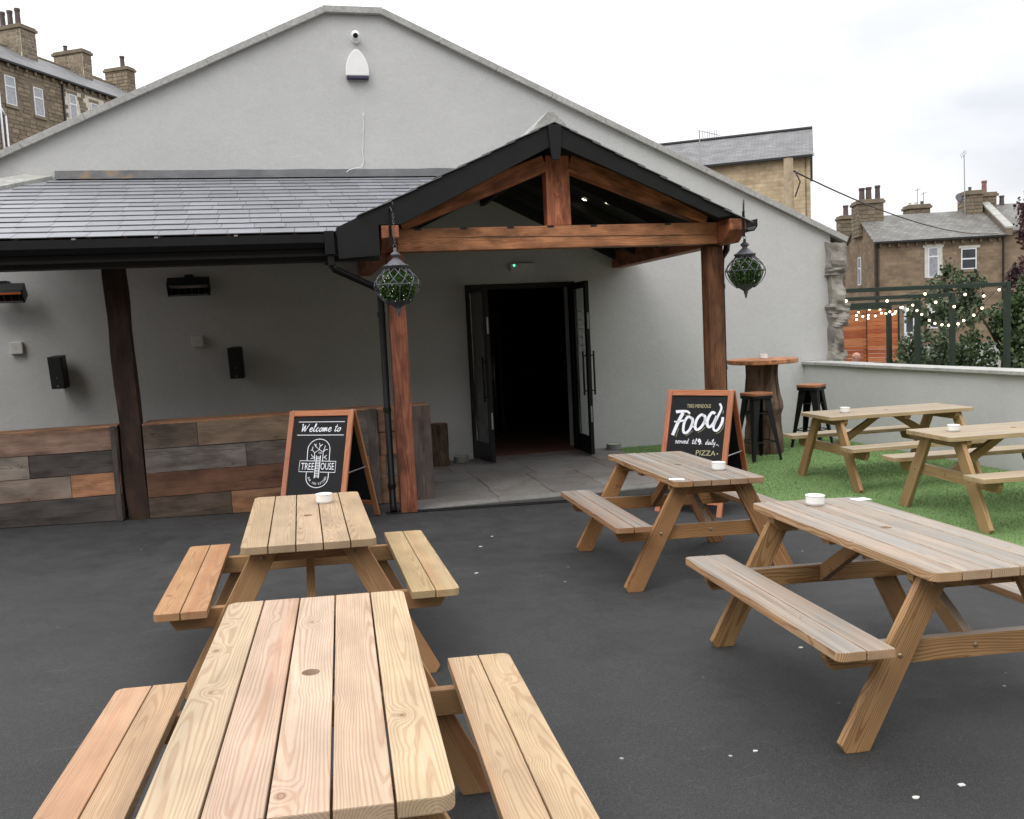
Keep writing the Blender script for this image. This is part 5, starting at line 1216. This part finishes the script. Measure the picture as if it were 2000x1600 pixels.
def window(par, M, x0, x1, z0, z1, split=.35, surround=None, sill=True, mull=None, net=True, head=True):
    w_ = MB(); fr = .06; y1 = .035
    w_.box(x0, x0+fr, .002, y1, z0, z1); w_.box(x1-fr, x1, .002, y1, z0, z1); w_.box(x0+fr, x1-fr, .002, y1, z1-fr, z1); w_.box(x0+fr, x1-fr, .002, y1, z0, z0+fr)
    zt = z1-(z1-z0)*split; w_.box(x0+fr, x1-fr, .002, y1, zt-.04, zt+.04)
    if mull: xm = x0+(x1-x0)*mull; w_.box(xm-.04, xm+.04, .002, y1, z0+fr, zt-.04)
    o = link('window', w_.mesh('window'), m_upvc, par, M)
    g = MB(); g.box(x0+fr, x1-fr, .004, .014, z0+fr, zt-.04); link('pane', g.mesh('pane'), m_netc if net else m_glassd, o, M)
    g = MB(); g.box(x0+fr, x1-fr, .004, .014, zt+.04, z1-fr); link('pane', g.mesh('pane'), m_glassd if not net else m_netc, o, M)
    if surround:
        s_ = MB(); b = surround; s_.box(x0-b, x0-.003, .001, .05, z0, z1); s_.box(x1+.003, x1+b, .001, .05, z0, z1); link('surround', s_.mesh('surround'), m_surr, o, M)
        s_ = MB(); s_.box(x0-b-.08, x1+b+.08, .001, .055, z1+.003, z1+.18); link('lintel', s_.mesh('lintel'), m_surr, o, M)
    elif head:
        s_ = MB(); s_.box(x0-.12, x1+.12, .001, .012, z1+.003, z1+.2); link('lintel', s_.mesh('lintel'), m_stone_d, o, M)
    if sill: s_ = MB(); s_.box(x0-.1, x1+.1, .001, .08, z0-.16, z0-.003); link('sill', s_.mesh('sill'), m_stone_d, o, M)
    return o
def pot(par, M, x, y, z, h=.55, r=.12, mat=None):
    mm = MB(); mm.lathe([(0, 0), (r*1.05, 0), (r*1.05, .06), (r*.9, .08), (r*.82, h*.8), (r*.98, h*.86), (r*.98, h), (r*.7, h), (r*.65, h-.1), (0, h-.1)], 14, (x, y, z)); link('chimney_pot', mm.mesh('chimney_pot'), mat or m_potd, par, M)
def courses(x0, x1, z0, z1, yf, holes, rh, bw, seed, t0=.3, t1=.75, mb=None, axis='x', depth=.03, flip=1):
    q = random.Random(seed); mb = mb or MB(); z = z0
    while z < z1-.03:
        h = min(rh*q.uniform(.85, 1.15), z1-z); x = x0 - q.random()*bw*.5
        while x < x1:
            wd = bw*q.uniform(.55, 1.4); a, b = max(x, x0)+.022, min(x+wd, x1)-.022; x += wd
            if b-a < .05: continue
            if any(a < hx1 and b > hx0 and z < hz1 and z+h > hz0 for hx0, hx1, hz0, hz1 in holes): continue
            t_ = q.uniform(t0, t1)
            if axis == 'x': mb.box(a, b, yf, yf+flip*depth*q.uniform(.6, 1.1), z+.02, z+h-.02, t_)
            else: mb.box(yf, yf+flip*depth*q.uniform(.6, 1.1), a, b, z+.02, z+h-.02, t_)
        z += h
    return mb
def stack(par, M, xr, y0, y1, wx, z0, z1, seed, pots, mort, t0, t1, name='chimney'):
    """chimney stack: block xr..xr+wx along the ridge, y0..y1 across"""
    mm = MB(); mm.box(xr, xr+wx, y0, y1, z0, z1-.01); c = link(name, mm.mesh(name), mort, par, M)
    mb = courses(y0, y1, z0, z1, xr, [], .23, .42, seed, t0, t1, axis='y', flip=-1); mb = courses(xr, xr+wx, z0, z1, y1, [], .23, .42, seed+1, t0*.6, t1*.75, mb); mb = courses(xr, xr+wx, z0, z1, y0, [], .23, .42, seed+2, t0, t1, mb, flip=-1)  # facade-side face tinted darker: its shade is put into the stone colour
    link('stonework', mb.mesh('stonework'), m_stone_d, c, M, kind='stuff')
    mm = MB(); mm.box(xr-.10, xr+wx+.10, y0-.10, y1+.10, z1, z1+.16, .35); mm.box(xr-.03, xr+wx+.03, y0-.03, y1+.03, z1+.16, z1+.26, .3); link('cap', mm.mesh('cap', .02), m_stone_d, c, M)
    for (px, py, h, r, mt) in pots: pot(c, M, px, py, z1+.24, h, r, mt)
    return c
# --- stone terrace up the hill on the left
TM = local_M((-14.429, 53.0735, 0), (.4924, .8704, 0), (.8704, -.4924, 0))
def terrace(label, s0, s1, wins, mort, seed, t0, t1, eave=17.2):
    t = thing('terrace_house', label, 'house', M=Matrix.Translation(TM @ Vector(((s0+s1)/2, -3, 7.5))), group='stone terrace up the hill')
    mm = MB(); mm.box(s0, s1-.01, -7.0, 0, 7.4, eave); link('wall', mm.mesh('wall'), mort, t, TM)
    holes = [(a-.1, b+.1, c-.16, d+.2) for a, b, c, d in wins]
    mb = courses(s0, s1-.02, 11.5, eave-.05, .0, holes, .235, .52, seed, t0, t1); link('stonework', mb.mesh('stonework'), m_stone_d, t, TM, kind='stuff')
    for a, b, c, d in wins: window(t, TM, a, b, c, d, .36)
    flat_quad('roof', (s0, .22, eave-.02), (s1, .22, eave-.02), (s1, -3.5, eave+2.2), (s0, -3.5, eave+2.2), m_slate_far, t, TM)
    flat_quad('rear_roof', (s1, -7.2, eave-.02), (s0, -7.2, eave-.02), (s0, -3.5, eave+2.19), (s1, -3.5, eave+2.19), m_slate_far, t, TM)
    mm = MB(); mm.tube([(s0, -3.5, eave+2.23), (s1-.01, -3.5, eave+2.23)], .09, 8); link('ridge', mm.mesh('ridge'), m_stone_d, t, TM)
    mm = MB(); mm.box(s0, s1-.01, .10, .26, eave-.16, eave-.03); link('gutter', mm.mesh('gutter', .02), m_black, t, TM)
    mm = MB()
    k_ = s0+.3
    while k_ < s1-.2: mm.box(k_, k_+.1, .04, .2, eave-.34, eave-.17, .3); k_ += .62
    link('corbels', mm.mesh('corbels'), m_stone_d, t, TM, kind='stuff')
    return t
t1_ = terrace('sooty brown stone terrace house at the far left, two windows showing', -5.0, 4.25, [(.13, .83, 14.9, 16.42), (2.05, 2.72, 14.72, 16.26), (-2.6, -1.8, 14.8, 16.4)], m_mortar_d, 5, .3, .75)
for xx in (-.42, -.12):
    mm = MB(); mm.tube([(xx, .12, 17.05 if xx < -.3 else 14.2), (xx, .12, 7.5)], .055, 10); link('waste_pipe', mm.mesh('waste_pipe', smooth=True), m_upvc, t1_, TM)
mm = MB(); mm.tube([(-.42, .12, 14.6), (-.12, .12, 14.2)], .05, 10); link('waste_branch', mm.mesh('waste_branch', smooth=True), m_upvc, t1_, TM)
mm = MB(); mm.tube([(4.18, .1, 17.05), (4.18, .1, 7.5)], .06, 10); link('downpipe', mm.mesh('downpipe', smooth=True), m_black, t1_, TM)
stack(t1_, TM, 4.05, -5.2, -2.4, 1.15, 17.6, 20.35, 3, [(4.45+.0, -2.85-.55*i, .95 if i else 1.0, .17, m_potd) for i in range(5)], m_mortar, .35, .8)
t2_ = terrace('dark stone terrace house with pale mortar joints behind the gable', 4.25, 10.6, [(4.68, 5.25, 14.95, 16.5), (6.42, 7.0, 14.95, 16.38), (8.6, 9.2, 14.95, 16.4)], m_mortar, 9, .15, .55)
mm = MB(); mm.tube([(10.5, .1, 17.05), (10.5, .1, 7.5)], .06, 10); link('downpipe', mm.mesh('downpipe', smooth=True), m_black, t2_, TM)
stack(t2_, TM, 8.9, -4.6, -2.4, .78, 17.6, 20.3, 13, [(9.2, -3.9, .42, .14, m_potd)], m_mortar, .35, .85)
mm = MB(); mm.tube([(10.75, -3.4, 18.6), (10.7, -3.4, 20.75)], .03, 6); mm.tube([(10.72, -3.4, 20.72), (10.0, -3.6, 20.85)], .02, 6); link('aerial', mm.mesh('aerial'), m_steel, t2_, TM)
t3_ = terrace('stone terrace house farthest along, mostly hidden by the gable', 10.6, 18.0, [(11.6, 12.2, 14.95, 16.4)], m_mortar_d, 15, .3, .75)
stack(t3_, TM, 10.9, -4.4, -3.4, .8, 17.9, 19.25, 23, [], m_mortar_d, .3, .6)
stack(t3_, TM, 13.0, -4.2, -2.4, .75, 17.6, 20.3, 27, [(13.35, -3.0, .8, .17, m_potd)], m_mortar_d, .5, .95)

# --- tall slate-roofed stone house behind the gable on the right
HM = local_M((23.9628, 38.0892, 0), (-.848, .5299, 0), (-.5299, -.848, 0))
h1 = thing('stone_house', 'tall buff stone house with slate roof behind the gable', 'house', (25, 41, -.7))
def wallq(nm, p0, p1, p2, p3, mat, par, M): return flat_quad(nm, p0, p1, p2, p3, mat, par, M, .25)
wallq('wall', (14, 0, -.7), (0, 0, -.7), (0, 0, 9.16), (14, 0, 9.16), m_buff, h1, HM)
# gable end
mm = MB(); 
g0 = [(-8.0, -.7), (0, -.7), (0, 9.14), (-4.0, 11.05), (-8.0, 9.14)]
Mg = HM @ Matrix(((0, 0, 1, 0), (1, 0, 0, 0), (0, 1, 0, 0), (0, 0, 0, 1)))
mm.prism(g0, 0.002, .25, lambda u, v, t: (u, v, t)); link('gable_wall', mm.mesh('gable_wall'), m_buff, h1, Mg)
flat_quad('roof', (14, .25, 9.10), (-.15, .25, 9.10), (-.15, -4.0, 11.12), (14, -4.0, 11.12), m_slate_far, h1, HM)
flat_quad('rear_roof', (-.15, -8.25, 9.1), (14, -8.25, 9.1), (14, -4, 11.11), (-.15, -4, 11.11), m_slate_far, h1, HM)
mm = MB(); mm.box(-.1, 14, .2, .36, 9.0, 9.13); link('gutter', mm.mesh('gutter', .02), m_black, h1, HM)
mm = MB(); mm.tube([(-.15, -4, 11.14), (14, -4, 11.14)], .10, 8); link('ridge', mm.mesh('ridge'), m_dark, h1, HM)
mm = MB(); mm.box(-.22, -.155, -4, .26, 0, .16); 
v_ = [(-.20, .28, 9.0), (-.20, -4.0, 11.02), (-.20, -4.0, 11.2), (-.20, .28, 9.18), (-.16, .28, 9.0), (-.16, -4.0, 11.02), (-.16, -4.0, 11.2), (-.16, .28, 9.18)]
mm = MB(); mm.add(v_, [(0, 1, 2, 3), (7, 6, 5, 4), (0, 4, 5, 1), (1, 5, 6, 2), (2, 6, 7, 3), (3, 7, 4, 0)]); link('bargeboard', mm.mesh('bargeboard'), m_surr, h1, HM)
ae = thing('roof_aerial', 'grey television aerial standing before the slate roof', 'aerial', HM @ Vector((5.05, .5, 9.1)))
mm = MB(); mm.tube([(5.05, .45, 8.9), (5.05, .45, 10.75)], .03, 6); link('mast', mm.mesh('mast'), m_steel, ae, HM)
for k in range(7): mm = MB(); mm.tube([(4.9-.11*k, .45-.02*k, 10.32+.01*k), (4.9-.11*k, .45-.02*k, 10.72)], .014, 5); link('element', mm.mesh('element'), m_steel, ae, HM)
mm = MB(); mm.tube([(5.1, .45, 10.78), (4.1, .36, 10.45)], .02, 5); link('boom', mm.mesh('boom'), m_steel, ae, HM)

# --- brown stone house on the right and its neighbour
RM = local_M((32.7077, 45.4556, 0), (.9397, -.342, 0), (-.342, -.9397, 0))
h2 = thing('stone_cottage', 'brown stone house with white sash windows beyond the yard', 'house', (35, 47, -.45))
wallq('wall', (0, 0, -.75), (7.1, 0, -.75), (7.1, 0, 5.66), (0, 0, 5.66), m_brownst, h2, RM)
Mg = RM @ Matrix(((0, 0, 1, 0), (1, 0, 0, 0), (0, 1, 0, 0), (0, 0, 0, 1)))
mm = MB(); mm.prism([(-7.0, -.75), (-.0, -.75), (0, 5.64), (-3.3, 7.42), (-7.0, 5.5)], .0, .25, lambda u, v, t: (u, v, t)); link('gable_wall', mm.mesh('gable_wall'), m_brownst, h2, Mg)
flat_quad('roof', (-.12, .22, 5.62), (7.1, .22, 5.62), (7.1, -3.3, 7.45), (-.12, -3.3, 7.45), m_slate_brown, h2, RM)
flat_quad('rear_roof', (7.1, -7.1, 5.50), (-.12, -7.1, 5.50), (-.12, -3.3, 7.44), (7.1, -3.3, 7.44), m_slate_brown, h2, RM)
mm = MB(); mm.box(-.1, 7.1, .16, .32, 5.50, 5.63); link('gutter', mm.mesh('gutter', .02), m_black, h2, RM)
mm = MB()
k_ = .2
while k_ < 6.9: mm.box(k_, k_+.1, .002, .2, 5.30, 5.49, .3); k_ += .5
link('corbels', mm.mesh('corbels'), m_stone_d, h2, RM, kind='stuff')
window(h2, RM, 2.92, 3.50, 3.42, 5.14, .30, .20, True, None, True)
window(h2, RM, 4.73, 5.57, 3.80, 4.98, .5, None, True, None, False, False)
mm = MB(); mm.box(4.60, 5.75, .001, .05, 4.99, 5.14); link('lintel', mm.mesh('lintel'), m_surr, h2, RM)
window(h2, RM, 3.06, 4.42, .50, 1.86, .30, .20, True, .62, False)
mm = MB(); mm.box(1.56, 1.68, .002, .05, -.42, 1.62); mm.box(2.06, 2.18, .002, .05, -.42, 1.62); mm.box(1.68, 2.06, .002, .05, 1.5, 1.62); mm.box(1.68, 2.06, .002, .05, -.42, .35); dd_ = link('door', mm.mesh('door'), m_upvc, h2, RM)
mm = MB(); mm.box(1.68, 2.06, .004, .02, .35, 1.5); link('pane', mm.mesh('pane'), m_glassd, dd_, RM)
mm = MB(); mm.box(1.45, 2.3, .001, .06, 1.63, 1.80); link('lintel', mm.mesh('lintel'), m_surr, dd_, RM)
mm = MB(); mm.tube([(6.98, .12, 5.5), (6.98, .12, -.5)], .06, 8); link('downpipe', mm.mesh('downpipe'), m_black, h2, RM)
mm = MB(); mm.tube([(.08, .10, 5.5), (.08, .10, -.5)], .05, 8); link('downpipe', mm.mesh('downpipe'), m_black, h2, RM)
# windows of the gable end
GMx = RM @ Matrix(((0, -1, 0, 0), (1, 0, 0, 0), (0, 0, 1, 0), (0, 0, 0, 1)))
window(h2, GMx, -3.6, -2.95, 3.3, 5.0, .4, None, True, None, False)
stack(h2, RM, -.2, -4.2, -2.6, 1.45, 6.2, 8.15, 31, [(.1, -3.0, .75, .19, m_potd), (.5, -3.0, .78, .19, m_potd), (1.02, -3.0, .85, .17, m_potd)], m_mortar_d, .3, .65)
stack(h2, RM, -.15, -8.2, -7.15, .9, -.7, 7.75, 37, [(.3, -7.6, .7, .19, m_potd)], m_mortar_d, .3, .65)
stack(h2, RM, 3.1, -4.9, -3.8, 1.25, 6.4, 7.8, 41, [(3.35, -4.4, .2, .1, m_cream), (3.7, -4.4, .2, .1, m_cream), (4.05, -4.4, .25, .1, m_potd)], m_mortar_d, .35, .7)
stack(h2, RM, 6.02, -4.0, -2.7, .95, 6.3, 8.3, 43, [(6.5, -3.4, .3, .1, m_potd)], m_mortar_d, .35, .75)
h3 = thing('parapet_house', 'stone house with a raked parapet at the right edge', 'house', (40, 42, -.45))
wallq('wall', (7.13, -.3, -.75), (15, -.3, -.75), (15, -.3, 5.9), (7.13, -.3, 5.9), m_brownst, h3, RM)
flat_quad('roof', (7.3, -.05, 5.85), (15, -.05, 5.85), (15, -3.7, 7.75), (7.3, -3.7, 7.75), m_slate_brown, h3, RM)
flat_quad('rear_roof', (15, -7.2, 5.85), (7.3, -7.2, 5.85), (7.3, -3.7, 7.74), (15, -3.7, 7.74), m_slate_brown, h3, RM)
mm = MB(); mm.prism([(.1, 5.6), (.1, 5.95), (-3.6, 7.95), (-7.3, 5.95), (-7.3, -.7), (-.31, -.7), (-.31, 5.6)], 7.13, 7.48, lambda u, v, t: (t, u, v)); link('parapet', mm.mesh('parapet'), m_mortar_d, h3, RM)
for k in range(5):
    a_, b_ = k/5, (k+1)/5-.01; mm = MB(); P = lambda q: (.12-3.75*q, 5.97+2.02*q)
    (ya, za), (yb, zb) = P(a_), P(b_)
    mm.add([(7.08, ya, za), (7.53, ya, za), (7.53, yb, zb), (7.08, yb, zb), (7.08, ya, za+.12), (7.53, ya, za+.12), (7.53, yb, zb+.12), (7.08, yb, zb+.12)], [(3, 2, 1, 0), (4, 5, 6, 7), (0, 1, 5, 4), (1, 2, 6, 5), (2, 3, 7, 6), (3, 0, 4, 7)], .55); link('parapet_coping', mm.mesh('parapet_coping'), m_cope2, h3, RM)
stack(h3, RM, 7.10, -4.4, -3.2, .85, 6.6, 8.2, 47, [(7.4, -3.6, .75, .16, m_terra)], m_mortar_d, .4, .8)
mm = MB(); pot(h3, RM, 8.45, -3.7, 7.7, .55, .15, m_potd)
# aerials and dish
ta = thing('tall_aerial', 'tall thin aerial mast beside the right chimneys', 'aerial', RM @ Vector((5.93, -2.4, 7.0)))
mm = MB(); mm.tube([(5.95, -2.65, 6.9), (5.89, -2.65, 10.85)], .028, 6); link('mast', mm.mesh('mast'), m_steel, ta, RM)
mm = MB(); mm.tube([(6.05, -2.65, 10.85), (5.73, -2.6, 10.55)], .022, 5); link('boom', mm.mesh('boom'), m_steel, ta, RM)
for k in range(4): mm = MB(); mm.tube([(6.01-.08*k, -2.65, 10.70-.075*k), (5.93-.08*k, -2.65, 10.95-.075*k)], .012, 5); link('element', mm.mesh('element'), m_steel, ta, RM)
ds = thing('satellite_dish', 'small grey satellite dish on the right chimney', 'satellite dish', RM @ Vector((5.6, -2.6, 7.6)))
mm = MB(); mm.lathe([(0, 0), (.14, .012), (.26, .045), (.265, .052), (.14, .022), (0, .010)], 24); link('dish', mm.mesh('dish', smooth=True), m_lant, ds, RM @ Matrix.Translation((5.5, -2.45, 8.1)) @ Matrix.Rotation(R(-70), 4, 'X') @ Matrix.Rotation(R(25), 4, 'Y'))
mm = MB(); mm.tube([(6.0, -2.75, 8.1), (5.55, -2.5, 8.1)], .02, 6); mm.tube([(5.5, -2.45, 7.9), (5.35, -2.1, 7.77)], .014, 6); link('arm', mm.mesh('arm'), m_steel, ds, RM)
for k, (x_, z_) in enumerate(((3.8, 8.75), (4.15, 8.5))):
    a_ = thing('small_aerial', ('taller thin aerial above the middle chimney', 'shorter thin aerial above the middle chimney')[k], 'aerial', RM @ Vector((x_, -4.4, 7.9)))
    mm = MB(); mm.tube([(x_, -4.4, 7.85), (x_, -4.4, z_+.35)], .022, 6); link('mast', mm.mesh('mast'), m_steel, a_, RM); mm = MB(); mm.tube([(x_-.15, -4.4, z_+.2), (x_+.18, -4.4, z_+.32)], .02, 5); link('boom', mm.mesh('boom'), m_steel, a_, RM)
a_ = thing('thin_aerial', 'thin aerial left of the brown house chimneys', 'aerial', RM @ Vector((-3.0, -6, 6)))
mm = MB(); mm.tube([(-3.6, -4.2, 5.0), (-3.6, -4.2, 9.0)], .022, 6); link('mast', mm.mesh('mast'), m_steel, a_, RM); mm = MB(); mm.tube([(-3.85, -4.2, 9.0), (-3.35, -4.2, 8.9)], .02, 5); link('boom', mm.mesh('boom'), m_steel, a_, RM)

# --- utility pole and wire
up = thing('utility_pole', 'weathered wooden utility pole behind the gable', 'utility pole', (13.36, 22.3, -.7))
mm = MB(); mm.tube([(13.36, 22.3, -.7), (13.36, 22.3, 5.95)], [.16, .125], 14); link('pole', mm.mesh('pole', smooth=True), m_pole, up)
mm = MB(); mm.tube([(13.52, 22.25, 5.62), (13.62, 22.15, 5.3), (13.5, 22.22, 4.9)], .02, 6); link('bracket_cable', mm.mesh('bracket_cable'), m_wire, up)
mm = MB(); A = Vector((13.45, 22.25, 5.62)); B = RM @ Vector((6.6, .3, 5.7)); pts = []
for i in range(25):
    t_ = i/24; p = A.lerp(B, t_); pts.append(p - Vector((0, 0, 4*.55*t_*(1-t_))))
mm.tube(pts, .022, 6); o = link('overhead_wire', mm.mesh('overhead_wire', smooth=True), m_wire); tag(o, 'black overhead wire sagging from the pole to the brown house', 'wire')

# ------------------------------------------------------------------ trees and shrubs in the yard
def leafy(name, label, cat, base, blobs, n, size, mat, seed, trunk, group=None, ball=False):
    t = thing(name, label, cat, base, group); q = random.Random(seed)
    mm = MB()
    for p0, p1, r0, r1 in trunk:
        p0, p1 = Vector(p0), Vector(p1); mid = (p0+p1)/2 + Vector((q.uniform(-.08, .08), q.uniform(-.08, .08), 0)); mm.tube([p0, mid, p1], [r0, (r0+r1)/2, r1], 8)
    link('trunk', mm.mesh('trunk', smooth=True), m_branch, t)
    mm = MB(); tot = sum(b[3]*b[4]*b[5] for b in blobs)
    for b in blobs:
        nb = int(n*b[3]*b[4]*b[5]/tot); nc = max(4, nb//60)
        cl = []
        for _ in range(nc):
            v = Vector((q.gauss(0, 1), q.gauss(0, 1), q.gauss(0, 1))).normalized()*(q.random()**.4); cl.append((v, q.uniform(.1, .9)))
        for _ in range(nb):
            v, sh = cl[q.randrange(nc)]; v = v + Vector((q.gauss(0, 1), q.gauss(0, 1), q.gauss(0, 1)))*.14
            p = Vector((b[0]+v.x*b[3], b[1]+v.y*b[4], b[2]+v.z*b[5]))
            a = Vector((q.gauss(0, 1), q.gauss(0, 1), q.gauss(0, .6))).normalized(); c = a.orthogonal().normalized(); c = Matrix.Rotation(q.random()*6.28, 3, a) @ c; s = size*q.uniform(.6, 1.4)
            u_ = a.cross(c)*s*.42; c = c*s
            mm.add([p-c*.5, p+u_, p+c*.6, p-u_], [(0, 1, 2, 3)], max(0, min(1, sh*.75+q.uniform(-.15, .3))))
    me = bpy.data.meshes.new('crown'); me.from_pydata(mm.v, [], mm.f); at = me.attributes.new('tint', 'FLOAT', 'FACE'); at.data.foreach_set('value', mm.t); link('crown', me, mat, t)
leafy('leafy_tree', 'dense dark green leafy tree behind the nearest green frame', 'tree', (14.2, 15.6, -.42), [(13.75, 15.3, .8, .45, .5, .8), (14.25, 15.1, 1.15, .7, .6, .85), (14.3, 15.1, 1.7, .55, .5, .5), (15.2, 15.0, 1.4, 1.0, .8, 1.1), (14.9, 14.6, .5, 1.2, .8, .9)], 11000, .08, m_leafg, 2, [((14.2, 15.6, -.42), (14.1, 15.4, .6), .09, .06), ((14.1, 15.4, .6), (14.5, 15.2, 1.6), .05, .02), ((14.1, 15.4, .6), (13.5, 15.4, 1.5), .045, .02), ((14.9, 15.2, -.42), (15.2, 15.0, 1.6), .07, .02)])
leafy('purple_tree', 'dark purple leaved tree at the right edge', 'tree', (27.0, 27.6, -.42), [(26.35, 27.8, 3.6, .7, .8, 1.5), (26.9, 27.5, 4.6, 1.0, 1.0, 1.5), (27.6, 27.2, 3.2, 1.2, 1.1, 2.2), (28.2, 26.8, 4.8, 1.2, 1.1, 1.5)], 9000, .13, m_leafp, 3, [((27.1, 27.6, -.42), (27.1, 27.5, 2.6), .18, .11), ((27.1, 27.5, 2.6), (26.6, 27.7, 4.0), .08, .03), ((27.1, 27.5, 2.6), (27.5, 27.2, 5.2), .09, .03)])
leafy('grey_green_shrub', 'grey green shrub between the middle green frames', 'shrub', (12.9, 15.9, -.42), [(12.55, 16.3, .45, .40, .4, .62), (12.95, 15.9, .65, .45, .4, .62), (13.3, 15.6, .6, .40, .35, .55)], 4600, .06, m_leafg2, 4, [((12.7, 16.1, -.42), (12.6, 16.2, .8), .04, .015), ((12.9, 15.9, -.42), (13.1, 15.7, .9), .04, .015)], 'shrubs in the yard')
leafy('tall_shrub', 'yellow green shrub with loose sprays before the brown house', 'shrub', (25.0, 30.6, -.42), [(25.2, 30.6, 2.3, .75, .7, 1.05), (24.6, 31.0, 1.3, .8, .7, .9), (25.8, 30.2, 1.9, .8, .7, 1.2)], 3600, .14, m_leafg2, 6, [((25.1, 30.6, -.42), (25.1, 30.6, 2.4), .10, .03), ((25.2, 30.6, .8), (25.7, 30.3, 2.2), .06, .02)], 'shrubs in the yard')
leafy('low_shrub', 'low green shrub beside the right end of the orange fence', 'shrub', (13.6, 17.4, -.42), [(13.75, 17.6, .35, .45, .45, .5), (14.3, 17.2, .45, .5, .5, .5)], 3000, .07, m_leafg2, 8, [((13.8, 17.5, -.42), (13.8, 17.5, .5), .04, .015), ((14.2, 17.3, -.42), (14.3, 17.2, .6), .04, .015)], 'shrubs in the yard')
